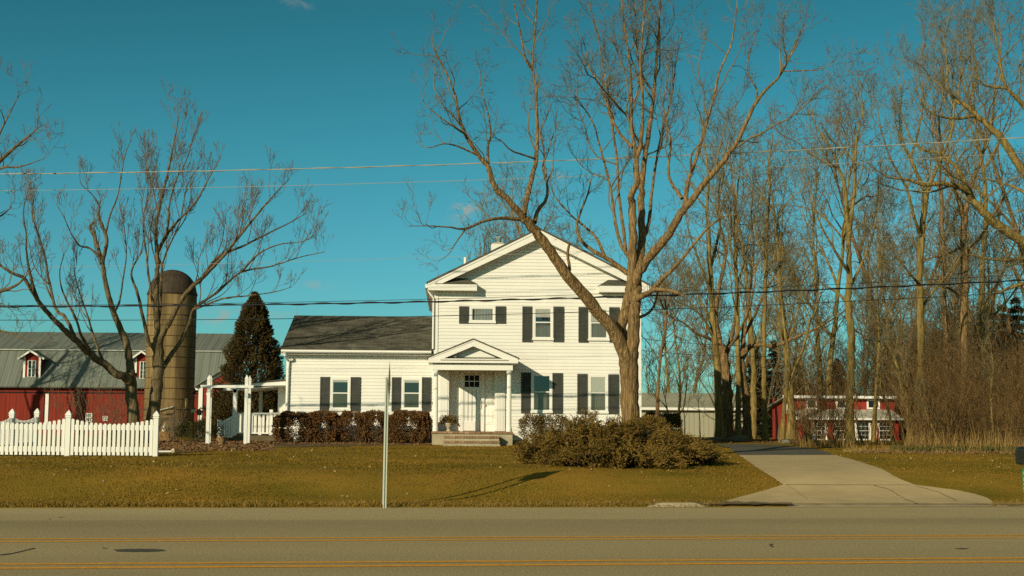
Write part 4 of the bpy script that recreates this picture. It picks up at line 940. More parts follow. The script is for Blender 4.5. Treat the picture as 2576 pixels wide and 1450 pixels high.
# ---- a third tree whose limbs reach in at the frame's edge
lc = px_limbs([
 ([(-190, 1105, 0), (-180, 950, 0), (-170, 800, 0), (-165, 700, 0)], 22, 17, 1),
 ([(-165, 720, 0), (-110, 560, 0), (-60, 470, 0), (-10, 415, -.2), (30, 378, -.4), (70, 345, -.6), (105, 315, -.8)], 11, 1.0, .3),
 ([(-90, 520, 0), (-30, 405, .5), (0, 335, .8), (22, 290, 1), (48, 240, 1.2)], 5, .8, .3),
 ([(-60, 470, 0), (0, 425, -.8), (50, 420, -1), (110, 400, -1.2)], 4.5, .8, .3),
 ([(-168, 760, 0), (-90, 760, -.5), (-20, 740, -.8), (40, 718, -1), (70, 690, -1.2)], 10, 1.5, .3),
 ([(-165, 700, 0), (-120, 620, .5), (-60, 570, .8), (0, 545, 1), (30, 520, 1.2)], 6, .9, .3),
 ([(-168, 800, 0), (-90, 820, -.8), (-30, 826, -1.2), (30, 840, -1.6), (70, 860, -1.8)], 6, .9, .25),
 ([(-170, 720, 0), (-200, 560, 0), (-170, 400, 0), (-120, 280, .2), (-60, 220, .3)], 10, 1.2, .3),
], 44)
lc[0][0][0] = gp(-190, 44)
make_tree("bare_tree", "dark bare tree reaching in over the picket fence, trunk out of sight", lc, [SEC, dict(STD[0], spacing=.30), dict(STD[1], spacing=.22), dict(STD[2], spacing=.17)], m_barkd, m_twigr, 44)

# ---- trees along the driveway and in the wood
WOOD = [dict(SEC, spacing=.8, lim=(1.4, 4.8)), dict(STD[0], spacing=.38, lim=(.8, 3.2), ratio=(.25, .6), wig=.2), dict(STD[1], spacing=.29, lim=(.4, 1.7)), dict(STD[2], spacing=.24, lim=(.2, .9), npts=3)]
def px_tree(name, label, Y, lst, mt=m_barky, mw=m_twigy, lev=WOOD, group="bare trees along the driveway", k=1.0, extra=None):
    L = px_limbs(lst, Y); b = lst[0][0][0]; L[0][0][0] = gp(b[0], Y)
    return make_tree(name, label, L, scaled(lev, k) if k != 1 else lev, mt, mw, Y, group=group, extra=extra)
px_tree("bare_tree", "yellow-barked straight trunk at the near end of the driveway row", 64, [
 ([(1813, 1112), (1809, 1030), (1806, 947), (1799, 870), (1795, 827), (1791, 755), (1788, 700), (1784, 640), (1782, 570)], 10.5, 5.5, .8),
 ([(1783, 600), (1779, 520, .3), (1782, 450, .6), (1776, 390, .8), (1768, 330, 1), (1772, 270, 1.2)], 5.2, 1.0, .2),
 ([(1790, 740), (1770, 690, -.6), (1752, 640, -1), (1735, 590, -1.4), (1722, 530, -1.6)], 4.5, .9, .3),
 ([(1786, 680), (1802, 620, .5), (1812, 560, .9), (1808, 480, 1.2), (1820, 410, 1.4), (1835, 340, 1.5)], 4.5, .9, .25),
 ([(1797, 850), (1768, 800, -.6), (1740, 775, -1), (1705, 760, -1.5), (1680, 735, -2)], 3.8, .8, .25),
 ([(1795, 830), (1765, 760, .6), (1740, 700, 1.2), (1715, 665, 1.6)], 3.4, .8, .25)])
px_tree("bare_tree", "stoutest brown trunk of the driveway row, forked low with arching limbs", 65.5, [
 ([(1834, 1112), (1831, 1040), (1829, 961), (1822, 910), (1814, 870)], 13.5, 12, 1),
 ([(1814, 880), (1806, 840, .3), (1800, 790, .6), (1806, 740, .8), (1822, 660, 1), (1826, 625, 1), (1812, 570, 1.1), (1806, 520, 1.2), (1818, 450, 1.2), (1822, 380, 1.2)], 8, 1.2, .3),
 ([(1822, 905), (1838, 855, -.4), (1850, 800, -.8), (1853, 740, -1), (1850, 680, -1), (1856, 600, -1), (1848, 520, -1), (1840, 440, -1), (1836, 362, -1)], 6.5, 1.0, .35),
 ([(1812, 872), (1780, 850, -.8), (1750, 838, -1.2), (1718, 812, -1.6), (1690, 800, -2), (1665, 770, -2.3)], 5.0, .8, .25),
 ([(1818, 890), (1845, 860, -1), (1875, 800, -1.6), (1895, 740, -2), (1902, 680, -2.2), (1920, 620, -2.4)], 4.2, .9, .3)], m_bark, m_twigy)
px_tree("bare_tree", "slim mustard-yellow trunk between the brown boles by the driveway", 64.5, [
 ([(1856, 1105), (1857, 1030), (1857, 947), (1856, 850), (1855, 755), (1852, 690), (1849, 620)], 7.5, 4.0, .8),
 ([(1850, 640), (1846, 560, .3), (1855, 480, .5), (1862, 400, .7), (1858, 330, .8)], 3.8, .9, .2),
 ([(1853, 720), (1872, 660, .4), (1884, 590, .8), (1886, 520, 1)], 3.2, .8, .25),
 ([(1856, 800), (1842, 740, -.5), (1836, 680, -.8), (1820, 630, -1)], 2.8, .8, .25)])
px_tree("bare_tree", "shaded trunk with a knothole and one long limb stretching level over the drive", 66, [
 ([(1880, 1107), (1878, 1050), (1876, 995), (1868, 950), (1864, 913), (1868, 880)], 11, 9, 1),
 ([(1866, 905), (1884, 875, -.4), (1910, 868, -.7), (1941, 871, -1), (1965, 866, -1.2), (1985, 856, -1.4), (2020, 841, -1.7), (2052, 827, -2), (2100, 800, -2.4), (2140, 770, -2.7)], 7.5, 1.5, .35),
 ([(1868, 890), (1872, 830, .4), (1880, 770, .6), (1890, 700, .8), (1896, 620, 1), (1890, 540, 1.1), (1896, 470, 1.2)], 7, 1.0, .3),
 ([(1874, 840), (1900, 790, -.5), (1922, 740, -.8), (1950, 690, -1), (1975, 640, -1.2), (1990, 590, -1.4)], 5, .9, .3)], m_bark, m_twigy)
px_tree("bare_tree", "lone straight pole-like trunk standing right of the knotholed one", 64, [
 ([(1925, 1112), (1923, 1040), (1922, 950), (1922, 851), (1924, 755), (1926, 690), (1928, 620), (1931, 530)], 7.2, 3.8, .75),
 ([(1931, 560), (1936, 480, .2), (1932, 420, .3), (1942, 360, .4), (1938, 310, .5)], 3.6, .8, .2),
 ([(1926, 700), (1950, 640, .4), (1966, 580, .8), (1972, 500, 1)], 3.0, .8, .2),
 ([(1927, 660), (1905, 600, -.5), (1896, 540, -.8), (1890, 480, -1)], 3.0, .8, .2)])
px_tree("bare_tree", "curving yellowish trunk that splits beside the small red shed", 60, [
 ([(1966, 1112), (1972, 1040), (1978, 985), (1984, 930), (1982, 880), (1972, 820), (1966, 760), (1962, 700)], 6.5, 2.2, .7),
 ([(1980, 980), (2000, 925, .2), (2018, 884, .4), (2030, 840, .5), (2037, 812, .6), (2060, 760, .8), (2075, 700, 1)], 5.0, 1.2, .45),
 ([(2036, 815), (2022, 770, .4), (2008, 725, .3), (1998, 660, .2)], 2.6, .8, .25)], k=.8)
def seedy(o, cr):
    p, r = cr[-1]; z = p[:, -1, 2]; k = (z > np.quantile(z, .55)) & (rng.uniform(size=len(p)) < .5); c = np.concatenate([p[k, -1]+rng.normal(size=(k.sum(), 3))*.06 for _ in range(2)])
    v, q = leaves(c, rdirs(len(c)), .11, .05); mesh_obj("seed_cluster", v, q, mat("dry_seed_heads", (.13, .06, .04), .9, .3, 2), o)["kind"] = "stuff"
px_tree("bare_tree", "tall yellow-barked tree with rusty seed clusters rising behind the small red shed", 60, [
 ([(2141, 1118), (2138, 1050), (2138, 995), (2141, 920), (2143, 851), (2136, 790), (2133, 755), (2138, 703)], 11, 9, 1),
 ([(2138, 715), (2135, 640), (2134, 573), (2124, 468, .3), (2110, 425, .4), (2097, 388, .5), (2072, 345, .7), (2055, 322, .8), (2040, 280, 1)], 8, 1.0, .3),
 ([(2136, 600), (2150, 468, -.4), (2152, 400, -.5), (2156, 345, -.6), (2170, 290, -.7), (2165, 230, -.8)], 5.5, 1, .3),
 ([(2137, 690), (2112, 650, -.8), (2088, 610, -1.2), (2062, 560, -1.5), (2046, 500, -1.8), (2030, 440, -2)], 4.5, .8, .25),
 ([(2140, 720), (2165, 670, .6), (2190, 610, 1), (2205, 540, 1.4), (2210, 470, 1.6)], 4.5, .8, .25),
 ([(2133, 770), (2110, 740, .5), (2070, 715, .9), (2040, 690, 1.2), (2015, 650, 1.5)], 4, .8, .25)], extra=seedy, group="tall trees in the wood")
px_tree("bare_tree", "tall trunk with a wide Y fork in the wood right of the red shed".replace("right of", "beyond"), 62, [
 ([(2318, 1135), (2316, 1023), (2316, 900), (2315, 755), (2312, 700), (2318, 600), (2323, 545), (2330, 486)], 10.5, 7.5, .75),
 ([(2330, 500), (2312, 450, .3), (2290, 400, .5), (2274, 362, .7), (2262, 310, .9), (2268, 240, 1), (2258, 180, 1.1)], 6, 1.0, .25),
 ([(2328, 500), (2342, 458, -.3), (2362, 410, -.4), (2384, 362, -.5), (2398, 310, -.6), (2402, 250, -.6), (2420, 180, -.7), (2412, 110, -.8)], 6, 1.0, .25),
 ([(2318, 600), (2300, 548, -.8), (2278, 470, -1.3), (2240, 400, -1.8), (2215, 320, -2.2), (2205, 250, -2.4)], 5, .9, .25),
 ([(2290, 400, .5), (2310, 330, .8), (2322, 250, 1), (2318, 170, 1.2), (2330, 90, 1.3)], 3.5, .8, .25),
 ([(2316, 720), (2290, 690, -1), (2250, 640, -1.6), (2222, 600, -2)], 4, .8, .25),
 ([(2315, 780), (2350, 730, .8), (2385, 690, 1.2), (2420, 640, 1.6)], 4, .8, .25)], group="tall trees in the wood")
px_tree("bare_tree", "thick brown bole with crossing upper limbs deep in the brush", 66, [
 ([(2428, 1135), (2426, 1000), (2426, 900), (2424, 803), (2428, 703), (2425, 610), (2428, 521)], 12, 9, .8),
 ([(2427, 540), (2438, 490), (2452, 440, .2), (2470, 400, .3), (2482, 340, .4), (2498, 280, .5), (2504, 200, .6), (2518, 120, .7), (2510, 50, .7)], 7, 1.0, .25),
 ([(2426, 560), (2410, 500, -.4), (2390, 440, -.8), (2372, 380, -1), (2362, 300, -1.2), (2375, 220, -1.3), (2360, 150, -1.4)], 6.5, 1, .25),
 ([(2425, 620), (2380, 640, -.8), (2330, 655, -1.2), (2290, 690, -1.5)], 4.5, .9, .3),
 ([(2427, 650), (2470, 590, .8), (2505, 530, 1.2), (2540, 480, 1.5), (2580, 440, 1.7)], 5.5, 1, .25),
 ([(2426, 760), (2395, 730, -.6), (2360, 715, -1), (2330, 680, -1.3)], 4, .8, .25)], m_bark, m_twigy, group="tall trees in the wood")
px_tree("bare_tree", "great yellow-limbed tree leaning in over the wood, trunk out of sight", 50, [
 ([(2760, 1135), (2750, 980), (2735, 850), (2720, 740)], 26, 20, 1),
 ([(2722, 760), (2660, 690, -.3), (2600, 635, -.5), (2545, 590, -.8), (2500, 560, -1), (2470, 530, -1.2), (2445, 502, -1.3), (2430, 480, -1.4), (2404, 468, -1.6), (2365, 462, -1.8), (2327, 466, -2), (2280, 452, -2.2), (2233, 446, -2.4), (2200, 425, -2.6)], 17, 1.2, .5),
 ([(2440, 492, -1.3), (2420, 445, -1.1), (2395, 410, -1), (2360, 385, -.8), (2320, 378, -.6), (2290, 345, -.5), (2270, 300, -.4)], 7, 1, .25),
 ([(2725, 720), (2660, 580, .4), (2600, 470, .7), (2560, 412, .9), (2519, 348, 1.1), (2487, 318, 1.2), (2457, 291, 1.3), (2430, 265, 1.4), (2405, 254, 1.5), (2385, 215, 1.6), (2382, 150, 1.7), (2365, 90, 1.8)], 15, 1.2, .5),
 ([(2457, 291, 1.3), (2420, 298, .9), (2385, 297, .7), (2352, 288, .5), (2320, 262, .4), (2305, 220, .3)], 5, .9, .25),
 ([(2720, 700), (2660, 520, -.8), (2610, 330, -1), (2572, 262, -1.2), (2535, 225, -1.4), (2522, 190, -1.5), (2510, 120, -1.6), (2500, 60, -1.7)], 11, 1.1, .5),
 ([(2530, 222, -1.4), (2490, 218, -1.5), (2465, 205, -1.6), (2448, 160, -1.7), (2440, 100, -1.8)], 4, .8, .25),
 ([(2722, 730), (2660, 650, .3), (2600, 648, .2), (2540, 655, 0), (2490, 652, -.2), (2440, 640, -.4)], 10, 1.4, .4),
 ([(2735, 850), (2640, 760, -.6), (2590, 715, -.9), (2550, 722, -1.1), (2500, 740, -1.3), (2470, 735, -1.5)], 9, 1.5, .4),
 ([(2590, 492, .7), (2550, 470, 1.2), (2510, 460, 1.5), (2470, 445, 1.8)], 5, .9, .25)], group="tall trees in the wood", k=.85)

# ---- trees grown from a trunk alone
def grown(name, label, x, Y, ytop, r, lean=0.0, fork=.28, limbs=14, ang=(.3, .95), mt=m_barky, mw=m_twigy, group=None, lev=None, low=.5, k=None, cat="tree"):
    b = gp(x, Y); H = P(x, ytop, Y)[2]-b[2]; n = 9; pts = []; q = b.copy(); d = np.array([lean, 0, 1.])
    for i in range(n): pts.append(q.copy()); d = unit(d+rng.normal(size=3)*np.array([.09, .09, .02])); q = q+d*H*.86/(n-1)
    p = spline(pts, 3); rr = r*(1-np.linspace(0, 1, len(p))*.85)
    pp, r2 = resample(p, rr, 24)
    cp, cr = spawn(pp[None], r2[None], H*(1-fork)/limbs, fork, ang, (.28, .52), (H*.12, H*.5), 9, up=.22, wig=.13, rmin=r*.10, rf=.012, shrink=.45, tip=1)
    L = [(pts, r, r*.16, .8)]+[(cp[i], cr[i, 0], cr[i, -1]*.6, .18) for i in range(len(cp))]
    k = k or max(.8, H/15)
    return make_tree(name, label, L, scaled(lev or WOOD, k), mt, mw, Y, group=group, S=8, cat=cat)
wd = "bare trees in the far wood"
SP = [dict(SEC, spacing=1.1, lim=(1.4, 4.8)), dict(STD[0], spacing=.48, lim=(.8, 3.4), ratio=(.25, .6)), dict(STD[1], spacing=.38, lim=(.5, 1.9)), dict(STD[2], spacing=.32, lim=(.3, 1.0), npts=3)]
for x, Y, yt, r, ln, mt, lab in (
 (1645, 53.6, 560, .095, .0, m_barkd, "slender forked tree just past the house corner, beside the hedge end"),
 (1432, 74, 430, .26, .02, m_bark, "bare tree rising behind the house roof close to the peak"),
 (1510, 80, 400, .24, .0, m_bark, "bare tree behind the house roof, half hidden by the big trunk"),
 (1262, 82, 575, .20, -.04, m_bark, "low bare crown behind the chimney of the house"),
 (1680, 140, 700, .24, .03, m_barky, "bare tree rising behind the grey metal building's near end"),
 (1745, 138, 640, .26, -.02, m_barky, "bare tree behind the driveway row, over the grey building roof"),
 (1890, 88, 380, .26, .02, m_barky, "bare tree behind the knotholed trunk"),
 (1990, 84, 330, .26, -.01, m_barky, "upright bare tree between the driveway row and the seed-clustered tree"),
 (2060, 112, 330, .28, .0, m_barky, "bare tree at the back of the small red shed"),
 (2090, 110, 250, .30, .02, m_barky, "bare tree close behind the seed-clustered one"),
 (2196, 64, 420, .085, .01, m_barky, "thin trunk crossing the red shed's end window"),
 (2225, 114, 210, .32, .0, m_barky, "bare tree over the red shed's far gable"),
 (2262, 90, 230, .26, .02, m_bark, "grey-limbed tree in the wood behind the Y-forked one".replace("Y-forked", "fork-topped")),
 (2370, 80, 110, .28, -.01, m_bark, "tall bare tree between the fork-topped tree and the thick brown bole"),
 (2482, 76, 60, .28, .0, m_barky, "tall bare tree past the thick brown bole"),
 (2550, 70, 40, .28, -.02, m_bark, "tallest bare tree by the frame edge, over the mailbox"),
 (2610, 84, 60, .28, -.05, m_bark, "bare tree past the mailbox, only its outer branches seen"),
 ): grown("bare_tree", lab, x, Y, yt, r, ln, mt=(mt, m_barkg, mt, m_barkd)[int(x) % 4], group=wd, lev=WOOD if Y < 80 else SP)
for i_, (x, Y, yt, lab) in enumerate(((2165, 112, 640, 'behind the red outbuilding near its end window'), (2285, 74, 560, 'leaning into the fork-topped tree'), (2335, 86, 600, 'between the fork-topped tree and the brush'), (2395, 72, 520, 'crowding the thick bole'), (2455, 84, 560, 'past the thick bole, low crowned'), (2520, 68, 500, 'over the densest brush'), (2570, 78, 520, 'at the frame edge in the brush'), (2030, 108, 640, 'over the red outbuilding roof'), (1960, 90, 600, 'beside the split yellow trunk'), (1875, 96, 560, 'between the knotholed trunk and the lone pole'), (1715, 100, 620, 'past the wispy saplings'), (2240, 110, 560, 'at the red outbuilding far corner'), (2310, 92, 640, 'low behind the fork-topped tree'), (2425, 100, 620, 'behind the thick bole, wide and low'), (2490, 96, 600, 'between two tall wood trees'), (2120, 120, 620, 'over the roof of the red outbuilding, pale'), (1995, 122, 640, 'at the near gable of the red outbuilding'), (1925, 110, 640, 'behind the lone pole-like trunk'), (1845, 112, 640, 'behind the slim mustard trunk'), (2275, 122, 600, 'beyond the red outbuilding, hazy'), (2370, 112, 640, 'deep in the wood behind the pale sapling'), (2545, 104, 620, 'deep in the wood over the mailbox'), (2200, 124, 600, 'far back over the red outbuilding end window'), (1800, 108, 660, 'behind the yellow trunk'))):
    grown('understory_tree', 'twiggy understory tree '+lab, x, Y, yt, .12, rng.uniform(-.06, .06), fork=.10, limbs=18, ang=(.4, 1.1), mt=(m_barkg, m_barky, m_barkd)[i_ % 3], mw=m_twigy, group='understory trees in the wood', lev=SP, k=.85)
FAR = [dict(STD[0], spacing=1.1, lim=(1, 3.6), npts=6), dict(STD[1], spacing=.65, lim=(.6, 2.0), npts=5), dict(STD[2], spacing=.5, lim=(.4, 1.1), npts=3)]
far_txt = ["hazy bare tree far behind the grey building, %s"]
for x, Y, yt, where in ((1622, 150, 900, "touching the house corner"), (1660, 165, 880, "second along from the house"), (1700, 155, 860, "low round crown"), (1745, 170, 885, "between the thin saplings"), (1790, 160, 870, "beside the yellow trunk"), (1905, 170, 850, "among the spruces"), (2030, 150, 760, "over the red shed's near end"), (2170, 150, 700, "over the red shed's middle"), (2260, 160, 690, "past the red shed"), (2400, 150, 640, "behind the thick bole"), (2520, 150, 620, "past the thick bole"), (-30, 150, 600, "beyond the barn's ridge")):
    grown("bare_tree", "hazy far-off bare tree, "+where, x, Y, yt, .22, 0, fork=.2, limbs=10, mt=m_barkd, mw=m_brush if Y > 149 and x < 2000 else m_twigy, group="hazy far-off trees", lev=FAR, k=1.15)
for x, Y, yt, r, lab in ((-340, 86, 420, .42, "bare tree beside the barn, out of sight, its shadow on the roof"), (-150, 86.5, 470, .40, "second bare tree out of sight beyond the barn's far end")):
    grown("bare_tree", lab, x, Y, yt, r, .02, fork=.25, limbs=10, ang=(.35, .95), mt=m_barkd, mw=m_twigr, group="trees out of sight beside the barn", lev=SP)
# saplings
SAP = [dict(STD[0], spacing=.45, lim=(.5, 1.8), t0=.15), dict(STD[1], spacing=.35, lim=(.3, .9))]
for x, Y, yt, r, lab in ((1668, 68, 870, .035, "thin sapling before the grey metal wall, by the slender forked tree"), (1690, 72, 850, .04, "thin sapling crossing the grey wall, second from the house"), (1722, 70, 900, .03, "wispy sapling low against the grey wall"), (1762, 74, 905, .03, "sapling close to the yellow trunk"),
 (2208, 58, 860, .045, "crooked young tree before the red shed's end window"), (2246, 58, 780, .07, "leaning young tree at the red shed's end wall"), (2170, 56, 900, .05, "young tree between the shed windows"), (2362, 49, 960, .045, "pale straight sapling standing at the brush edge"), (2100, 55, 930, .05, "young tree in the brush before the red shed"), (2290, 54, 820, .06, "grey young tree past the red shed's corner"), (2505, 52, 800, .06, "young tree rising from the brush near the mailbox")):
    grown("sapling", lab, x, Y, yt, r, rng.uniform(-.12, .12), fork=.3, limbs=9, ang=(.4, .9), mt=m_barky, mw=m_twigy, group="saplings", lev=SAP, k=1)
# bare shrub by the barn
def stem_shrub(name, label, x, Y, width, hgt, n, m=m_brush, group=None, lev=2, depth=None, stuff=False, r=.012):
    c = gp(x, Y); bx = c[0]+rng.normal(0, .5, n)*width/2; by = Y+rng.normal(0, .5, n)*(depth or width)/2; bz = h_t(tt(bx, by))
    base = np.stack([bx, by, bz], 1); d = unit(np.stack([(bx-c[0])/width*.9+rng.normal(0, .22, n), rng.normal(0, .25, n), np.ones(n)], 1)); ln = hgt*rng.uniform(.55, 1.0, n)
    p = np.empty((n, 7, 3)); p[:, 0] = base
    for k in range(1, 7): d = unit(d+rng.normal(size=d.shape)*.10); p[:, k] = p[:, k-1]+d*(ln/6)[:, None]
    rr = r*rng.uniform(.6, 1.3, n)[:, None]*(1-np.linspace(0, .7, 7))[None]
    rm = max(.0045, Y*.0001); rr = np.maximum(rr, rm*.8); lv = [(p, rr)]
    a, b = spawn(p, rr, .40, .25, (.3, .9), (.25, .5), (.2, 1.0), 5, up=.12, wig=.18, rmin=rm); lv.append((a, b))
    if lev > 1: a, b = spawn(a, b, .22, .2, (.3, .9), (.3, .6), (.1, .5), 4, up=.1, wig=.2, rmin=rm); lv.append((a, b))
    v, q = pile(lv, 3); o = mesh_obj(name, v, q, m, None, False, c); tag(o, label, "shrub" if not stuff else None, group, "stuff" if stuff else None); return o
stem_shrub("bare_shrub", "reddish bare shrub spreading before the barn wall, left of the maples".replace("left of", "beside"), 272, 58, 2.2, 2.6, 46, m_twigr)
stem_shrub("bare_shrub", "small bare shrub at the foot of the silo", 432, 56, 1.0, 1.6, 22, m_twigr)

# ---- brush, thicket and tall dry grass along the wood's edge (nobody could count the stems)
def thicket(name, n, xr, Yr, hr, m, lev=2, r=.014, slope=.12):
    x = rng.uniform(*xr, n); Y = rng.uniform(*Yr, n); d0 = np.array([P(a, 1090, b)[0] for a, b in zip(x, Y)]); bz = h_t(tt(d0, Y))
    base = np.stack([d0, Y, bz], 1); d = unit(np.stack([rng.normal(0, slope, n), rng.normal(0, slope, n), np.ones(n)], 1))
    lump = .72+.28*np.sin(d0*1.1+2*np.sin(d0*.37)); ln = rng.uniform(*hr, n)*lump
    p = np.empty((n, 7, 3)); p[:, 0] = base
    for k in range(1, 7): d = unit(d+rng.normal(size=d.shape)*.11); p[:, k] = p[:, k-1]+d*(ln/6)[:, None]
    rr = r*rng.uniform(.5, 1.3, n)[:, None]*(1-np.linspace(0, .7, 7))[None]; rm = .0055; lv = [(p, rr)]
    a, b = spawn(p, rr, .42, .2, (.25, .8), (.2, .45), (.25, 1.3), 5, up=.15, wig=.18, rmin=rm); lv.append((a, b))
    if lev > 1: a, b = spawn(a, b, .30, .2, (.3, .9), (.3, .6), (.15, .6), 3, up=.1, wig=.2, rmin=rm); lv.append((a, b))
    v, q = pile(lv, 3); o = mesh_obj(name, v, q, m); tag(o, kind='stuff'); return o
thicket("undergrowth", 560, (2285, 2640), (48.5, 58), (1.6, 4.6), m_brush)
thicket("undergrowth", 300, (2310, 2660), (56, 72), (2.5, 6.0), m_brush)
thicket("undergrowth", 150, (1996, 2122), (51.5, 55), (1.2, 3.4), m_brush)
thicket("undergrowth", 45, (2150, 2290), (53, 60), (1.0, 3.4), m_brush, lev=1)
thicket("undergrowth", 800, (1960, 2330), (108, 130), (4.0, 11), m_brush, r=.024)
thicket("undergrowth", 200, (1610, 1960), (130, 150), (3.0, 7.5), m_brush, r=.03)
m_reed = mat("tall_dry_grass", (.20, .12, .038), .9, .3, .6, color2=(.32, .205, .07), island=.35, spec=.1)
def reeds(n, xr, Yr, hr, m=m_reed, w=.012):
    x = rng.uniform(*xr, n); Y = rng.uniform(*Yr, n); X = np.array([P(a, 1090, b)[0] for a, b in zip(x, Y)]); Z = h_t(tt(X, Y))
    hh = (hr[0]+(hr[1]-hr[0])*rng.uniform(0, 1, n)**2)*(.5+.5*np.sin(X*1.7+2*np.sin(X*.7)+Y*1.3)**2); base = np.stack([X, Y, Z], 1); a = rng.uniform(0, 6.28, n); le = rng.uniform(.05, .4, n)*hh
    mid = base+np.stack([np.cos(a)*le*.35, np.sin(a)*le*.35, hh*.6], 1); tip = base+np.stack([np.cos(a)*le, np.sin(a)*le, hh], 1); b = rng.uniform(0, 6.28, n); s = np.stack([np.cos(b), np.sin(b), 0*b], 1)*w
    v = np.stack([base-s, base+s, mid+s*.8, mid-s*.8], 1).reshape(-1, 3); v2 = np.stack([mid-s*.8, mid+s*.8, tip, tip], 1).reshape(-1, 3)
    q = np.arange(n*4).reshape(-1, 4); o = mesh_obj("tall_grass", np.concatenate([v, v2]), np.concatenate([q, q+n*4]), m); tag(o, kind='stuff'); return o
reeds(3000, (2275, 2640), (47.2, 51.5), (.2, 1.15), w=.007)
reeds(160, (2140, 2280), (47.2, 50.5), (.15, .4), w=.007)
reeds(260, (2010, 2150), (50, 53), (.3, 1.0), w=.007)
reeds(2600, (2120, 2640), (46.0, 48.0), (.05, .22), w=.008)
m_weed = mat("green_ground_cover", (.07, .065, .015), .9, .3, 1, color2=(.13, .10, .025), island=.4)
reeds(3500, (2240, 2560), (46.5, 48.4), (.10, .34), m_weed, w=.018)

thicket("undergrowth", 420, (2240, 2640), (80, 105), (5.0, 11), m_brush, r=.022)
thicket("undergrowth", 60, (1905, 1965), (110, 120), (3.0, 8), m_brush, r=.02, lev=2)
# ---- evergreens
def sprays(base, d, ln, nl, L, W, spread=.6, droop=0.0):
    """feathery sprays: nl leaflets along each stem"""
    n = len(base); u = np.linspace(.12, 1, nl)
    side = unit(np.cross(d, rng.normal(size=(n, 3))))
    C = []; D = []
    for i, t in enumerate(u):
        sgn = 1 if i % 2 else -1
        c = base+d*(ln*t)[:, None]; c[:, 2] -= droop*(ln*t*t); dirn = unit(d+side*sgn*spread+rng.normal(size=(n, 3))*.18)
        C.append(c+dirn*L*.4*(1.1-.5*t)); D.append(dirn)
    return leaves(np.concatenate(C), np.concatenate(D), L*np.repeat(1.15-.5*u, n)*rng.uniform(.7, 1.3, n*nl), W)
def ell_pts(ells, n, shell=.22, sq=1.0, lumpy=1.0):
    """points near the surface of several ellipsoids given as (centre, radii)"""
    vol = np.array([e[1][0]*e[1][1]+e[1][0]*e[1][2]+e[1][1]*e[1][2] for e in ells]); k = rng.choice(len(ells), n, p=vol/vol.sum())
    u = rdirs(n); us = np.sign(u)*np.abs(u)**sq; c = np.array([e[0] for e in ells])[k]; r = np.array([e[1] for e in ells])[k]
    lump = 1+lumpy*(.10*np.sin(u[:, 0]*7+k*2)*np.sin(u[:, 2]*6+k)+.06*np.sin(u[:, 1]*13+u[:, 0]*11))
    s = (1-np.abs(rng.normal(0, shell, n)))*lump
    return c+us*r*s[:, None], u
# spreading juniper
def E(x, y, Y, rx, ry, rz): p = P(x, y, Y); return (np.array([p[0], Y, p[2]]), np.array([rx, ry, rz]))
jr = [E(1500, 1124, 36.2, 1.25, 1.4, .58), E(1590, 1122, 36.6, 1.1, 1.5, .56), E(1425, 1130, 36.2, .7, .9, .36), E(1352, 1138, 36.0, .5, .6, .20), E(1690, 1144, 36.0, .85, 1.2, .32), E(1755, 1152, 35.8, .5, .7, .18), E(1560, 1156, 34.9, 1.45, .9, .32), E(1450, 1158, 35.0, .65, .6, .22), E(1640, 1122, 37.6, .7, .8, .42)]
jc = gp(1545, 36); jun = thing("juniper", "broad bronze-green juniper sprawling over the lawn below the big tree", "shrub", jc)
cpt, cu = ell_pts(jr, 560, .16, lumpy=1.7); keep = cpt[:, 2] > h_t(tt(cpt[:, 0], cpt[:, 1]))+.04; cpt, cu = cpt[keep], cu[keep]
cd_ = unit(cu*np.array([.95, .9, .30])+np.array([.12, -.12, .12])+rng.normal(size=cu.shape)*.28)
k = np.repeat(np.arange(len(cpt)), 30); n_ = len(k); al = rng.uniform(-.28, .20, n_)
pts = cpt[k]+cd_[k]*al[:, None]+rng.normal(size=(n_, 3))*.085*(1.1-1.3*np.clip(al+.1, 0, .4))[:, None]
dd = unit(cd_[k]+rng.normal(size=(n_, 3))*.34); keep = pts[:, 2] > h_t(tt(pts[:, 0], pts[:, 1]))+.01; pts, dd = pts[keep], dd[keep]
v, q = sprays(pts-dd*.05, dd, rng.uniform(.14, .34, len(pts)), 13, .070, .020, droop=.10)
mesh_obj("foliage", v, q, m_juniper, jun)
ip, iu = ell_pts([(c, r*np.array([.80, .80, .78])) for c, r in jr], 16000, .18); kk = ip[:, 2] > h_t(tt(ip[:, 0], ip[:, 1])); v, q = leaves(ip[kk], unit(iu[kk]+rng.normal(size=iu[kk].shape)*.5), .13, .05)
mesh_obj("inner_foliage", v, q, mat('shaded_juniper_needles', (.022, .018, .005), .85, .3, 2, island=.3), jun)  # near-black needles: the shade inside the bush is put into their colour
st_p = np.repeat(jc[None], 60, 0)+np.stack([rng.normal(0, .5, 60), rng.normal(0, .3, 60), np.zeros(60)], 1); tg = pts[rng.choice(len(pts), 60)]
w_ = np.linspace(0, 1, 6)[None, :, None]; sp_ = st_p[:, None]*(1-w_)+tg[:, None]*w_; sp_[:, 1:-1] += rng.normal(size=(60, 4, 3))*.05
v, q = tubes(sp_, np.full((60, 6), .016)*np.linspace(1, .4, 6), 4); mesh_obj("stem", v, q, m_barkd, jun)["kind"] = "stuff"
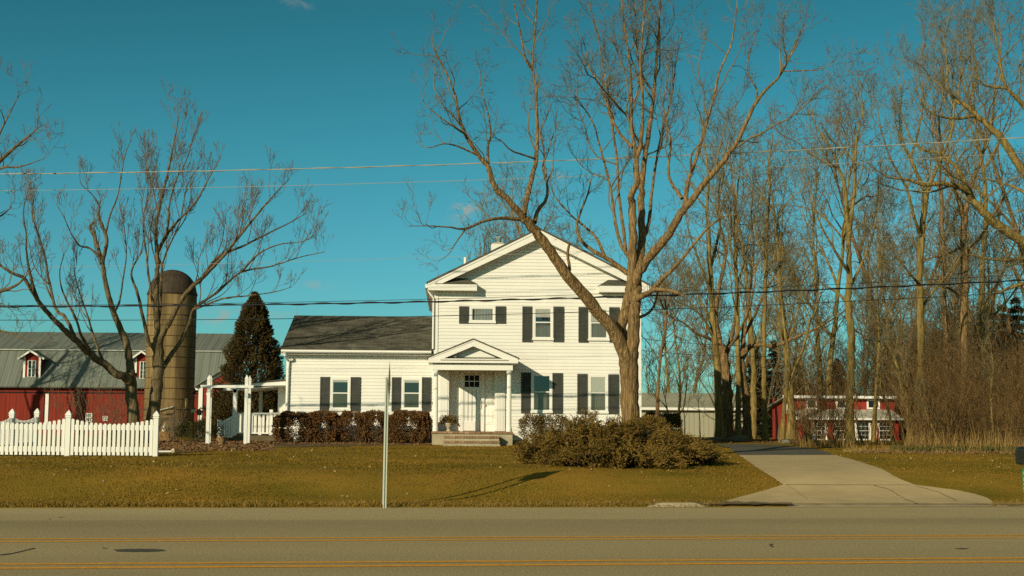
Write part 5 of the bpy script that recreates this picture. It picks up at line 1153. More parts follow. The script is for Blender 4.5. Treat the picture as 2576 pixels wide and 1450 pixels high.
# clipped hedge under the wing windows, and yews by the big tree
def hedge(name, label, ells, n, L, W, m, sq=.62, shell=.13, stems=40, group=None, up=.25, low=.0, cat="hedge"):
    c0 = ells[0][0]; b = np.array([c0[0], c0[1], gz(c0[0], c0[1])]); o = thing(name, label, cat, b, group)
    p, u = ell_pts(ells, n, shell, sq); g = h_t(tt(p[:, 0], p[:, 1])); hh = (p[:, 2]-g); k = (hh > .03) & (rng.uniform(size=n) < np.clip(low+hh*1.6, .12, 1)); p, u = p[k], u[k]
    d = unit(u+rng.normal(size=u.shape)*.7+np.array([0, 0, up])); v, q = leaves(p, d, L*rng.uniform(.7, 1.3, len(p)), W); mesh_obj("foliage", v, q, m, o)
    ns = stems*len(ells); k = rng.choice(len(p), ns); tgt = p[k]; e = np.array([x[0] for x in ells])[rng.integers(0, len(ells), ns)]
    bx = e[:, 0]*.6+tgt[:, 0]*.4+rng.normal(0, .06, ns); by = e[:, 1]*.7+tgt[:, 1]*.3; bs = np.stack([bx, by, h_t(tt(bx, by))], 1)
    w_ = np.linspace(0, 1, 6)[None, :, None]; sp_ = bs[:, None]*(1-w_)+tgt[:, None]*w_; sp_[:, 1:-1] += rng.normal(size=(ns, 4, 3))*.04
    v, q = tubes(sp_, np.full((ns, 6), .010)*np.linspace(1, .45, 6), 3); mesh_obj("stem", v, q, m_twig, o)["kind"] = "stuff"
    return o
YH = 51.9
def hz(x0, x1, y0, y1, Y, ry): a, b = P(x0, y0, Y), P(x1, y1, Y); z0 = gz((a[0]+b[0])/2, Y)-.02; return (np.array([(a[0]+b[0])/2, Y, (a[2]+z0)/2]), np.array([(b[0]-a[0])/2, ry, (a[2]-z0)/2]))
gh_ = "clipped hedge bushes under the wing windows"
hedge("hedge", "russet clipped hedge bush at the wing's outer corner, by the side porch", [hz(688, 800, 1037, 1118, YH, .55), hz(770, 858, 1036, 1118, YH+.05, .55)], 46000, .066, .040, m_hedge, group=gh_)
hedge("hedge", "russet clipped hedge bush in the middle of the row, thin with gaps", [hz(846, 930, 1036, 1118, YH+.1, .5), hz(905, 985, 1035, 1118, YH+.05, .5)], 32000, .062, .038, m_hedge, group=gh_, low=-.12)
hedge("hedge", "darker rounded hedge bush nearest the porch steps".replace("nearest", "next to"), [hz(972, 1084, 1034, 1119, YH-.05, .6)], 32000, .064, .038, m_hedge, group=gh_)
hedge("yew_bush", "open yew bush beside the porch, white siding showing through it", [hz(1302, 1372, 1040, 1102, 51.6, .5), hz(1345, 1440, 1040, 1110, 51.7, .5)], 8000, .085, .028, m_yew, sq=.8, shell=.26, low=-.35, cat="shrub")
hedge("yew_bush", "square clipped dark yew past the big trunk at the house corner", [hz(1612, 1712, 1038, 1108, 56.0, .8)], 20000, .08, .026, m_yew, sq=.55, shell=.16, cat="shrub")
hedge("yew_bush", "bright-tipped yew in front of the dark clipped one", [hz(1600, 1680, 1046, 1105, 47.5, .5)], 9000, .09, .03, m_juniper, sq=.8, shell=.2, cat="shrub")
# columnar cedar beside the side porch
def cone_tree(name, label, x, Y, ytop, rad, m, n, L, W, prof, nl=12, sl=(.3, .7), droop=.15, up=.35, group=None, cat="tree", ybase=None, rag=0.0):
    b = gp(x, Y); o = thing(name, label, cat, b, group); H = P(x, ytop, Y)[2]-b[2]
    u = rng.uniform(0, 1, n)**.8; a = rng.uniform(0, 2*np.pi, n); rr = rad*np.interp(u, *prof)*(1-np.abs(rng.normal(0, .16, n)))*(1+.15*np.sin(a*4+u*23)+.10*np.sin(a*7-u*37)+.09*np.sin(u*43+a*2))
    if rag:
        lay = np.round(u*16)/16; a = (np.round((a+lay*7)*1.6)/1.6-lay*7)+rng.normal(0, .09, n); u = lay+rng.normal(0, .008, n); rr = rad*np.interp(u, *prof)*rng.uniform(.15, 1.0, n)*(1-rag*.5*(np.sin(lay*91+np.round(a*1.6)*2.7)*.5+.5))
    out = np.stack([np.cos(a), np.sin(a), 0*a], 1); p = b+out*rr[:, None]; p[:, 2] += u*H*.985
    d = unit(out*.8+np.array([0, 0, up])+rng.normal(size=out.shape)*.25); ln = rng.uniform(*sl, n)*(.45+.55*(1-u))
    v, q = sprays(p-d*(ln*.6)[:, None], d, ln, nl, L, W, droop=droop); mesh_obj("foliage", v, q, m, o)
    mb = MB(); mb.tube([b, b+np.array([.03, 0, H*.5]), b+np.array([0, 0, H*.93])], [.14, .09, .015], 7); mb.build("trunk", m_barkd, o, True); return o
cone_tree("cedar", "dark pointed cedar standing beside the wing and side porch", 632, 62, 733, 1.55, m_cedar, 7000, .12, .04, ([0, .1, .25, .5, .75, .9, 1], [.80, .98, 1.0, .78, .47, .24, .02]), sl=(.3, .6), up=.7, droop=.05)
cone_tree("cedar", "lower cedar seen through the side porch posts", 585, 66, 975, 1.3, m_cedar, 2600, .12, .04, ([0, .3, .7, 1], [.9, 1, .8, .2]), up=.6)
cone_tree("cedar", "dark cedar behind the side porch rail", 672, 64, 985, 1.1, m_cedar, 2200, .12, .04, ([0, .3, .7, 1], [.9, 1, .8, .2]), up=.6)
gsp = "spruces in the far wood"
for x, Y, yt, rad, lab in ((1903, 112, 872, 2.6, "dark spruce behind the long level limb"), (1950, 118, 858, 2.8, "dark spruce left of the split yellow trunk".replace("left of", "before")), (2008, 120, 900, 2.8, "dark spruce above the red shed roof's near end"), (2300, 105, 850, 3.0, "ragged spruce in the wood past the red shed"), (2355, 100, 830, 3.2, "spruce behind the pale sapling"), (2450, 98, 800, 3.4, "broad spruce behind the thick brown bole"), (2500, 92, 770, 3.2, "tall ragged spruce deep in the brush"), (2565, 94, 750, 3.4, "ragged spruce at the frame edge above the mailbox"), (2400, 112, 790, 3.6, "dark spruce just behind the thick bole's lower trunk"), (2255, 118, 850, 3.2, "dark spruce at the red outbuilding's far end"), (2530, 110, 770, 3.6, "broad dark spruce farthest back in the wood"), (2110, 122, 905, 3.0, "spruce top showing over the red outbuilding's middle")):
    cone_tree("spruce", lab, x, Y, yt, rad, m_spruce, 950, .34, .07, ([0, .12, .5, .85, 1], [.9, 1, .66, .26, .03]), nl=13, sl=(.7, 1.5), droop=.30, up=-.08, group=gsp, rag=1.0)
# low green shrubs around the silo and arbour
for x, Y, w, hgt, lab in ((515, 54, .75, .8, "low green juniper at the arbour post"), (482, 56, .7, .75, "low green shrub before the silo foot"), (300, 55, .6, .6, "low green shrub behind the fence at the maple's foot")):
    c = gp(x, Y); hedge("low_shrub", lab, [(c+np.array([0, 0, hgt*.45]), np.array([w, w*.8, hgt*.55]))], 5000, .08, .026, m_shrubg, sq=.9, shell=.25, stems=14, cat="shrub")
# ================================================================== OUTBUILDINGS, FENCE AND STREET THINGS
def q3(x, y, Y): p = P(x, y, Y); return np.array([p[0], Y, p[2]])
def pbox(mb, x0, x1, y0, y1, Ya, Yb, Y=None):
    a, b = q3(x0, y0, Y or Ya), q3(x1, y1, Y or Ya); mb.box(a[0], b[0], Ya, Yb, b[2], a[2]); return mb
# ---- red gambrel barn
YB = 95.0
e0, e1 = q3(-180, 970, YB), q3(556, 970, YB)
zb_e = q3(200, 969, YB-.4)[2]; zb_b = q3(200, 882.5, YB+1.5)[2]; zb_r = q3(200, 836.5, YB+5.5)[2]
gb = gz(e1[0], YB)
barn = thing("barn", "long red barn with a weathered grey metal gambrel roof and white-trimmed dormers", "barn", (e0[0]/2+e1[0]/2, YB, gb))
m_barnw = lines(m_barnred, 0, .24, .022, .45)
mb = MB(); mb.prism([(YB, gb-.3), (YB+11, gb-.3), (YB+11, zb_e), (YB+9.5, zb_b-.1), (YB+5.5, zb_r-.1), (YB+1.5, zb_b-.12), (YB, zb_e)], 0, e0[0], e1[0]); mb.build("wall", m_barnw, barn)
m_roofr = lines(m_metalroof, 0, .55, .05, .62)
rx0, rx1 = e0[0]-.4, e1[0]+.35
mb = MB(); mb.prism([(YB-.45, zb_e-.12), (YB+1.45, zb_b), (YB+1.55, zb_b+.04), (YB+1.55, zb_b-.06), (YB-.40, zb_e-.2)], 0, rx0, rx1); mb.build("lower_roof", m_roofr, barn)
mb = MB(); mb.prism([(YB+1.35, zb_b+.05), (YB+5.5, zb_r), (YB+9.7, zb_b+.02), (YB+9.7, zb_b-.05), (YB+5.5, zb_r-.08), (YB+1.45, zb_b-.02)], 0, rx0, rx1); mb.build("upper_roof", m_roofr, barn)
mb = MB(); mb.box(rx0, rx1, YB+1.30, YB+1.40, zb_b+.0, zb_b+.06); mb.build("roof_flashing", m_steel, barn)
mb = MB(); mb.box(rx0, rx1, YB-.04, YB+.02, q3(200, 990, YB)[2], q3(200, 987, YB)[2]); mb.build("door_track", m_dark, barn)
for x0, x1, y0, y1 in ((0, 108, 992, 1078), (122, 205, 992, 1078)):
    mb = MB(); pbox(mb, x0, x1, y0, y1, YB-.10, YB-.02); mb.build("sliding_door", m_barnw, barn)
mb = MB(); pbox(mb, 114.5, 119.5, 991, 1078, YB-.14, YB-.05); mb.build("door_trim", m_white, barn)
mb = MB(); pbox(mb, 206, 209.5, 990, 1078, YB-.09, YB-.02); mb.build("door_post", m_dark, barn)
def sash_window(x0, x1, y0, y1, Y, nx, ny, parent, fr=1.6, bar=.8, name="window", mg=None):
    mb = MB(); pbox(mb, x0, x1, y0, y0+fr, Y-.06, Y, Y); pbox(mb, x0, x1, y1-fr, y1, Y-.06, Y, Y); pbox(mb, x0, x0+fr, y0+fr, y1-fr, Y-.059, Y, Y); pbox(mb, x1-fr, x1, y0+fr, y1-fr, Y-.059, Y, Y)
    for i in range(1, nx): x = x0+(x1-x0)*i/nx; pbox(mb, x-bar/2, x+bar/2, y0+fr, y1-fr, Y-.05, Y-.02, Y)
    for j in range(1, ny):
        y = y0+(y1-y0)*j/ny; b = bar*(2 if ny % 2 == 0 and j == ny//2 else 1); pbox(mb, x0+fr, x1-fr, y-b/2, y+b/2, Y-.048, Y-.02, Y)
    w_ = mb.build(name, m_white, parent); g = MB(); a, b = q3(x0+fr, y0+fr, Y), q3(x1-fr, y1-fr, Y)
    g.add([(a[0], Y-.025, b[2]), (b[0], Y-.025, b[2]), (b[0], Y-.025, a[2]), (a[0], Y-.025, a[2])], [(0, 1, 2, 3)]); g.build("pane", mg or m_glassd, w_)
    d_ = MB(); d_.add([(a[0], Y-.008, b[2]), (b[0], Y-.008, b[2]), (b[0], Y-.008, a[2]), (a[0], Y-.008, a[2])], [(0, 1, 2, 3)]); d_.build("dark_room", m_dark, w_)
    return w_
def dormer(x0, x1, yap, yea, ybot, win):
    Yf = YB+.05; a, b = q3(x0, yea, Yf), q3(x1, ybot, Yf); ap = q3((x0+x1)/2, yap, Yf)
    mb = MB(); mb.prism([(a[0], b[2]), (b[0], b[2]), (b[0], a[2]), (ap[0], ap[2]-.12), (a[0], a[2])], 1, Yf, Yf+3); d_ = mb.build("dormer", m_barnw, barn)
    w_ = 5*Yf/F
    for s, e in ((-1, a[0]), (1, b[0])):
        r = MB(); r.prism([(e+s*.32, a[2]-.10), (ap[0], ap[2]+.02), (ap[0], ap[2]-.10), (e+s*.30, a[2]-.20)], 1, Yf-.35, Yf+3); r.build("dormer_roof", m_metalroof, d_)
        r = MB(); r.prism([(e+s*.30, a[2]-.12), (ap[0], ap[2]), (ap[0], ap[2]-.13), (e+s*.28, a[2]-.24)], 1, Yf-.38, Yf-.352); r.build("dormer_rake", m_white, d_)
        t = MB(); t.box(min(e, e-s*w_), max(e, e-s*w_), Yf-.05, Yf+.01, b[2], a[2]); t.build("dormer_trim", m_white, d_)
    s_ = MB(); s_.box(a[0]-.05, b[0]+.05, Yf-.06, Yf+.2, b[2]-.08, b[2]); s_.build("dormer_sill", m_white, d_)
    sash_window(*win, Yf-.01, 2, 4, d_, fr=.9, bar=.35)
dormer(60, 101.5, 881.5, 897, 957, (70.5, 90, 907, 949))
dormer(340, 378, 883, 900, 958, (352, 369, 910, 953))
for q in ((216, 232, 1040, 1061), (259, 271, 1047, 1059)): sash_window(*q, YB-.02, 3, 2, barn)
# ---- concrete stave silo with a dark dome
YSi = 84.0
sc_ = gp(423, YSi); rs = (484-363)/2*YSi/F
silo = thing("silo", "round tan concrete stave silo with rusty hoops and a dark domed cap", "silo", sc_)
m_silo = mat("silo_staves", (.11, .070, .028), .9, .3, 1.1, bump=.015, bscale=12, stretch=(1.6, 1.6, .22), color2=(.34, .235, .098))
def stv(nt, mx):
    tc = nt.nodes.new("ShaderNodeTexCoord"); sp = nt.nodes.new("ShaderNodeSeparateXYZ"); nt.links.new(tc.outputs["Object"], sp.inputs[0])
    at = nt.nodes.new("ShaderNodeMath"); at.operation = 'ARCTAN2'; nt.links.new(sp.outputs[0], at.inputs[0]); nt.links.new(sp.outputs[1], at.inputs[1])
    mu = nt.nodes.new("ShaderNodeMath"); mu.operation = 'MULTIPLY'; mu.inputs[1].default_value = 30/(2*math.pi); nt.links.new(at.outputs[0], mu.inputs[0])
    wn = nt.nodes.new("ShaderNodeTexWhiteNoise"); wn.noise_dimensions = '1D'; fl = nt.nodes.new("ShaderNodeMath"); fl.operation = 'FLOOR'; nt.links.new(mu.outputs[0], fl.inputs[0]); nt.links.new(fl.outputs[0], wn.inputs["W"])
    fr = nt.nodes.new("ShaderNodeMath"); fr.operation = 'FRACT'; nt.links.new(mu.outputs[0], fr.inputs[0])
    gt = nt.nodes.new("ShaderNodeMath"); gt.operation = 'GREATER_THAN'; gt.inputs[1].default_value = .06; nt.links.new(fr.outputs[0], gt.inputs[0])
    mr = nt.nodes.new("ShaderNodeMapRange"); mr.inputs["To Min"].default_value = .68; mr.inputs["To Max"].default_value = 1.1; nt.links.new(wn.outputs["Value"], mr.inputs["Value"])
    ml = nt.nodes.new("ShaderNodeMath"); ml.operation = 'MULTIPLY'; nt.links.new(mr.outputs[0], ml.inputs[0])
    m2 = nt.nodes.new("ShaderNodeMapRange"); m2.inputs["To Min"].default_value = .55; nt.links.new(gt.outputs[0], m2.inputs["Value"]); nt.links.new(m2.outputs[0], ml.inputs[1])
    mx.inputs["Factor"].default_value = 1; nt.links.new(ml.outputs[0], mx.inputs["B"])
node_after_color(m_silo, 'MULTIPLY', stv)
zt_ = q3(423, 738, YSi)[2]-sc_[2]; zd = q3(423, 679, YSi)[2]-sc_[2]
mb = MB(); mb.lathe(sc_, [(rs, -.3)]+[(rs, zt_*k/10) for k in range(1, 11)], 48, False); mb.build("wall", m_silo, silo, True)
mb = MB(); hh = zd-zt_; mb.lathe(sc_, [(rs*1.0, zt_-.12), (rs*1.03, zt_-.1), (rs*1.0, zt_+.02)]+[(rs*.98*math.cos(a), zt_+hh*math.sin(a)) for a in np.linspace(.08, 1.5, 9)], 40); m_dome = lines(mat("rusted_dome", (.060, .042, .025), .8, .4, 2.5), 0, .6, .04, .5)
mb.build("dome", m_dome, silo, True)
mb = MB(); k = 0; z = .35
m_hoop = mat("rusty_hoop", (.07, .045, .025), .8, .3, 4)
while z < zt_:
    mb = MB(); n = 48; v = [(sc_[0]+(rs+.012)*math.cos(6.2832*i/n), sc_[1]+(rs+.012)*math.sin(6.2832*i/n), sc_[2]+z) for i in range(n+1)]; mb.tube(v, [.017]*(n+1), 4); mb.build("hoop", m_hoop, silo); z += .62
# ---- small red lean-to by the silo
YR_ = 76.0
a, b = q3(501, 985, YR_), q3(640, 985, YR_); gr = gz(a[0], YR_); ap = q3(566, 926, YR_); ea = q3(494, 966, YR_)[2]
shed = thing("red_shed", "small red board shed with white corner trim, half hidden by the cedars", "shed", ((a[0]+b[0])/2, YR_, gr))
mb = MB(); mb.prism([(a[0], gr-.2), (b[0], gr-.2), (b[0], ea-.05), (ap[0], ap[2]-.12), (a[0], ea-.05)], 1, YR_, YR_+5); mb.build("wall", lines(mat("shed_red_boards", (.27, .030, .017), .85, .3, 1.3, stretch=(6, 6, .35)), 0, .22, .02, .45), shed)
for s, e in ((-1, a[0]), (1, b[0])):
    r = MB(); r.prism([(e+s*.22, ea-.12), (ap[0], ap[2]), (ap[0], ap[2]-.07), (e+s*.22, ea-.19)], 1, YR_-.3, YR_+5.2); r.build("roof", m_metalroof, shed)
    r = MB(); r.prism([(e+s*.2, ea-.2), (ap[0], ap[2]-.08), (ap[0], ap[2]-.30), (e+s*.18, ea-.40)], 1, YR_-.05, YR_-.01); r.build("rake_board", m_white, shed)
mb = MB(); pbox(mb, 500, 506.5, 972, 1105, YR_-.06, YR_+.05); mb.build("corner_board", m_white, shed)
# ---- white picket fence with a return running back
YF = 39.0
fl_, fr_ = q3(-58, 1150, YF), q3(397, 1148, YF)
fg = gz(fr_[0], YF)
fence = thing("picket_fence", "white picket fence with dipping tops and pointed gothic post caps", "fence", (fr_[0], YF, fg))
def fpost(x, y, z0, h=1.26, w=.135):
    mb = MB(); mb.box(x-w/2, x+w/2, y-w/2, y+w/2, z0-.05, z0+h*.84); o = mb.build("post", m_fence, fence)
    c = MB(); zc = z0+h*.84; W = w*.62
    prof = [(W*1.0, zc), (W*1.0, zc+.02), (W*.78, zc+.035), (W*1.02, zc+.06), (W*.98, zc+.08), (W*.55, zc+.15), (.004, zc+.205)]
    v = []; f = []
    for r, z in prof: v += [(x-r, y-r, z), (x+r, y-r, z), (x+r, y+r, z), (x-r, y+r, z)]
    for i in range(len(prof)-1):
        for k in range(4): q = (k+1) % 4; f.append((i*4+k, i*4+q, i*4+4+q, i*4+4+k))
    c.add(v, f); c.build("post_cap", m_fence, o)
bay = (fr_[0]-q3(171.5, 1090, YF)[0]-.0)-.07
xs = [fr_[0]-.07-bay*k for k in range(4)]
zt1 = q3(200, 1052, YF)[2]; zt0 = q3(275, 1066.5, YF)[2]; zbm = q3(275, 1149, YF)[2]
z0f = fg
hi, lo = zt1-z0f, zt0-z0f
def picket(x, y, h, ax=0, w=.082, th=.022):
    mb = MB(); r = w/2; pts = [(-r, .03), (r, .03), (r, h-r*.75), (r*.72, h-r*.25), (r*.3, h), (-r*.3, h), (-r*.72, h-r*.25), (-r, h-r*.75)]
    g_ = gz(x, y)
    if ax == 0: mb.prism([(x+p, g_+q) for p, q in pts], 1, y-th/2, y+th/2)
    else: mb.prism([(y+p, g_+q) for p, q in pts], 0, x-th/2, x+th/2)
    return mb.build("picket", m_fence, fence)
for x in xs: fpost(x, YF, gz(x, YF))
for k in range(3):
    x1, x0 = xs[k], xs[k+1]; n = 18
    for i in range(n):
        u = (i+1)/(n+1); h = lo+(hi-lo)*(2*u-1)**2*1.05
        if k < 2 or i > 6: picket(x0+(x1-x0)*u, YF-.03, h)
    for za, zb in ((.28*.0+.12, .12+.14), (.72, .72+.14)):
        mb = MB(); g_ = gz(x0, YF); mb.box(x0+.07, x1-.07, YF-.017, YF+.03, g_+za, g_+zb); mb.build("rail", m_fence, fence)
# return run, going back from the far corner
ys_ = [39.4, 41.9, 44.4]
xr0 = q3(29, 1090, 41.9)[0]
yprev = YF+.0
for k, y in enumerate(ys_):
    x = xr0
    if k: fpost(x, y, gz(x, y))
    if k:
        y0 = ys_[k-1]; n = 17
        for i in range(n if k else 0): u = (i+1)/(n+1); picket(x, y0+(y-y0)*u, lo+(hi-lo)*(2*u-1)**2, 1)
        for za in (.12, .72): mb = MB(); mb.box(x+.012, x+.05, y0+.07, y-.07, gz(x, y0)+za, gz(x, y0)+za+.14); mb.build("rail", m_fence, fence)
# ---- garden arbour
YA = 49.3
ax0 = q3(517, 1100, YA)[0]; 
arb = thing("garden_arbour", "white garden arbour of square posts with a level beam by the side porch", "arbour", gp(570, YA))
def apost(xp0, xp1, ytop, Y):
    a, b = q3(xp0, 1110, YA), q3(xp1, 1110, YA); g_ = gz(a[0], Y); zt2 = q3(xp0, ytop+6.5, YA)[2]
    mb = MB(); mb.box(a[0], b[0], Y, Y+(b[0]-a[0]), g_-.05, zt2); o = mb.build("post", m_fence, arb)
    x = (a[0]+b[0])/2; y = Y+(b[0]-a[0])/2; W = (b[0]-a[0])*.58; c = MB(); v = []; f = []
    prof = [(W, zt2), (W, zt2+.03), (W*.7, zt2+.05), (W, zt2+.08), (W*.9, zt2+.11), (W*.5, zt2+.18), (.004, zt2+.24)]
    for r, z in prof: v += [(x-r, y-r, z), (x+r, y-r, z), (x+r, y+r, z), (x-r, y+r, z)]
    for i in range(len(prof)-1):
        for k in range(4): q = (k+1) % 4; f.append((i*4+k, i*4+q, i*4+4+q, i*4+4+k))
    c.add(v, f); c.build("post_cap", m_fence, o)
for x0, x1, d2 in ((517, 525.5, .30), (612.5, 620.5, .72)):
    for dY in (0, d2): apost(x0, x1, 954, YA+dY)
for dY in (-.05,):
    mb = MB(); a, b = q3(505, 969, YA), q3(638, 976.5, YA); mb.box(a[0], b[0], YA+dY, YA+dY+.05, b[2], a[2]); mb.build("beam", m_fence, arb)
for x in (519, 617):
    mb = MB(); a = q3(x, 990, YA); mb.box(a[0]-.02, a[0]+.02, YA+.12, YA+.30 if x < 560 else YA+.72, a[2]-.06, a[2]+.03); mb.build("cross_rail", m_fence, arb)
# ---- clay planter, lumber, timber pile, wagon wheel, feeders
pc = gp(558.5, 48.6); pt = thing("clay_planter", "empty tan clay planter with side handles on the bare bed under the arbour", "planter", pc)
mb = MB(); mb.lathe(pc, [(.075, 0), (.08, .02), (.065, .04), (.11, .09), (.145, .18), (.155, .26), (.165, .27), (.165, .31), (.145, .31), (.13, .27), (.01, .25)], 26); mb.build("bowl", m_terra, pt, True)
for s in (-1, 1):
    mb = MB(); mb.tube([pc+np.array([s*.145, 0, .17]), pc+np.array([s*.185, 0, .19]), pc+np.array([s*.185, 0, .24]), pc+np.array([s*.155, 0, .26])], [.012]*4, 6); mb.build("handle", m_terra, pt, True)
lb_ = gp(412, 41.5); mb = MB(); mb.bar(lb_+np.array([-.30, 0, .05]), lb_+np.array([.24, .05, .055]), .09, .05); o = bevel(mb.build("white_board", m_white, None, False, lb_), .006); tag(o, "long pale board lying on the bare ground at the fence end", "board")
def rock(name, label, x, Y, w, d, h, m=m_stone, group=None, sink=.15, cat="rock"):
    import bmesh
    c = gp(x, Y); bm_ = bmesh.new(); bmesh.ops.create_icosphere(bm_, subdivisions=4, radius=1)
    s = random.uniform(0, 50)
    for v in bm_.verts:
        p = v.co.copy(); k = 1+.16*math.sin(p.x*2.3+s)*math.sin(p.y*2.1+s*1.3)+.12*math.sin(p.z*3.1+p.x*2+s)+.05*math.sin(p.x*7+s)*math.sin(p.z*6+p.y*5)
        p *= k; p.x = math.copysign(abs(p.x)**.85, p.x); p.z = math.copysign(abs(p.z)**.8, p.z); v.co = Vector((p.x*w, p.y*d, p.z*h))
    me = bpy.data.meshes.new(name); bm_.to_mesh(me); bm_.free(); me.materials.append(m)
    for p in me.polygons: p.use_smooth = True
    o = bpy.data.objects.new(name, me); COL.objects.link(o); o.location = (c[0], c[1], c[2]+h*(1-sink*2)); o.rotation_euler = (0, 0, random.uniform(-.4, .4)); return tag(o, label, cat, group)
rock("white_stone", "chunky white stone at the end of the pale board", 437, 41.6, .07, .08, .075, m_urn)
gb_ = "boulders edging the driveway"
for x, Y, w, h, lab in ((1720, 63.5, .38, .17, "low rounded boulder next to the dark yew"), (1751, 63, .20, .07, "flat pale slab rock between two boulders"), (1764, 62.5, .22, .10, "small dark boulder after the flat slab"), (1798, 62, .34, .13, "rounded boulder at the foot of the yellow trunk"), (1856, 62, .48, .16, "longest dark boulder, before the stout brown trunk"), (1976, 57, .24, .12, "small boulder at the split yellow trunk's foot")): rock("boulder", lab, x, Y, w, w*.7, h, group=gb_)
# timber pile with a stone statue on it, old wheel and lean-to board
c = gp(413.5, 57); tp = thing("timber_pile", "stack of short split timbers at the silo foot", "timber pile", c)
for r in range(4):
    for k in range(3):
        mb = MB(); z = c[2]+.05+r*.085; mb.bar((c[0]-.19+random.uniform(-.03, .03), c[1]-.1+k*.1, z), (c[0]+.19+random.uniform(-.03, .03), c[1]-.1+k*.1, z), .085, .075); bevel(mb.build("timber", m_wood, tp), .006)
st2 = thing("stone_statue", "small pale garden statue seated on the timber stack", "statue", c+np.array([0, 0, .35]))
mb = MB(); mb.lathe(c+np.array([0, 0, .345]), [(.11, 0), (.12, .02), (.10, .04), (.10, .10), (.12, .12), (.02, .13)], 14); mb.build("pedestal", m_urn, st2, True)
mb = MB(); mb.tube([c+np.array([-.02, 0, .47]), c+np.array([0, 0, .55]), c+np.array([.01, -.01, .61])], [.075, .07, .035], 10); mb.tube([c+np.array([.01, -.01, .60]), c+np.array([.01, -.012, .64]), c+np.array([.01, -.014, .675])], [.025, .045, .02], 10); mb.tube([c+np.array([-.07, -.03, .57]), c+np.array([-.09, -.08, .51]), c+np.array([0, -.12, .49])], [.025, .022, .018], 8); mb.build("figure", m_urn, st2, True)
wc = gp(427, 58.2)+np.array([0, 0, .46]); wh = thing("wagon_wheel", "old dark wagon wheel leaning at the silo", "wheel", wc-np.array([0, 0, .46]))
n = 36; mb = MB(); mb.tube([wc+np.array([.45*math.cos(6.2832*i/n), .12*math.sin(6.2832*i/n), .45*math.sin(6.2832*i/n)]) for i in range(n+1)], [.028]*(n+1), 5); mb.build("rim", m_oldwood, wh)
mb = MB(); mb.tube([wc+np.array([0, -.08, 0]), wc+np.array([0, .08, 0])], [.06, .06], 10); mb.build("hub", m_oldwood, wh)
for i in range(12): a = 6.2832*i/12; mb = MB(); mb.bar(wc, wc+np.array([.44*math.cos(a), .117*math.sin(a), .44*math.sin(a)]), .022); mb.build("spoke", m_oldwood, wh)
c = gp(421, 60); rk_ = thing("wood_rack", "rough wood rack with a tilted metal top before the silo", "rack", c)
for x in (404, 437): mb = MB(); a = gp(x, 60); mb.bar(a, a+np.array([0, 0, q3(x, 1034, 60)[2]-a[2]]), .06); mb.build("post", m_oldwood, rk_)
mb = MB(); mb.bar(q3(402, 1034.5, 59.8), q3(439, 1025, 59.8), .5, .03, up=(0, .1, 1)); mb.build("metal_top", m_steel, rk_)
for y in (1042, 1051): mb = MB(); mb.bar(q3(404, y+3, 60), q3(437, y, 60), .05, .09); mb.build("crosspiece", m_oldwood, rk_)
c = gp(486, 52.5); fp = thing("feeder_pole", "thin dark feeder pole with cross arm rising before the red shed", "pole", c)
m_iron = mat("black_iron", (.02, .018, .016), .6, .2, 5)
ztp = q3(485, 993, 52.5)[2]; mb = MB(); mb.tube([c, np.array([c[0], c[1], ztp])], [.016, .014], 6); mb.build("post", m_iron, fp)
mb = MB(); mb.tube([q3(468, 1002, 52.5), q3(470, 999, 52.5), q3(485, 1000, 52.5), q3(497, 1000, 52.5)], [.008]*4, 5); mb.build("arm", m_iron, fp)
f1 = q3(468.5, 1030, 52.5); fd = thing("bird_feeder", "yellow tube bird feeder hanging from the pole arm", "bird feeder", f1)
mb = MB(); mb.lathe(f1, [(.05, 0), (.05, .36), (.058, .37), (.05, .40), (.01, .42)], 14); mb.build("tube", mat("seed_tube", (.50, .38, .14), .5, .2, 8), fd, True)
mb = MB(); mb.lathe(f1-np.array([0, 0, .02]), [(.085, 0), (.09, .02), (.04, .03)], 14); mb.build("tray", m_iron, fd, True)
f2 = q3(486, 1038, 52.45); fd = thing("lantern_feeder", "small pale wooden bird feeder fixed on the dark pole", "bird feeder", f2)
mb = MB(); mb.box(f2[0]-.07, f2[0]+.07, f2[1]-.09, f2[1]+.05, f2[2], f2[2]+.13); mb.build("body", m_urn, fd)
mb = MB(); mb.prism([(f2[0]-.1, f2[2]+.13), (f2[0]+.1, f2[2]+.13), (f2[0], f2[2]+.20)], 1, f2[1]-.11, f2[1]+.07); mb.build("roof", m_oldwood, fd)
bd = np.array([c[0], c[1], ztp]); bird = MB(); bird.tube([bd+np.array([-.10, 0, .0]), bd+np.array([-.05, 0, .03]), bd+np.array([0, 0, .065]), bd+np.array([.035, 0, .10]), bd+np.array([.05, 0, .135]), bd+np.array([.075, 0, .15]), bd+np.array([.10, 0, .147])], [.010, .022, .045, .042, .028, .022, .004], 10); o = bird.build("bird", m_dark, None, True, bd); tag(o, "small dark bird perched on top of the feeder pole", "bird")
b1 = gp(500, 53); bh = thing("birdhouse", "little weathered birdhouse with a dark roof on a black post", "birdhouse", b1); zt3 = q3(500, 1045, 53)[2]
mb = MB(); mb.tube([b1, np.array([b1[0], b1[1], zt3])], [.02, .02], 6); mb.build("post", m_iron, bh)
mb = MB(); mb.prism([(b1[0]-.08, zt3), (b1[0]+.08, zt3), (b1[0]+.08, zt3+.13), (b1[0], zt3+.21), (b1[0]-.08, zt3+.13)], 1, b1[1]-.08, b1[1]+.08); mb.build("body", m_oldwood, bh)
for s in (-1, 1): mb = MB(); mb.bar(np.array([b1[0]+s*.13, b1[1], zt3+.10]), np.array([b1[0], b1[1], zt3+.235]), .22, .016, up=(s*.7, 0, .7)); mb.build("roof", m_barkd, bh)
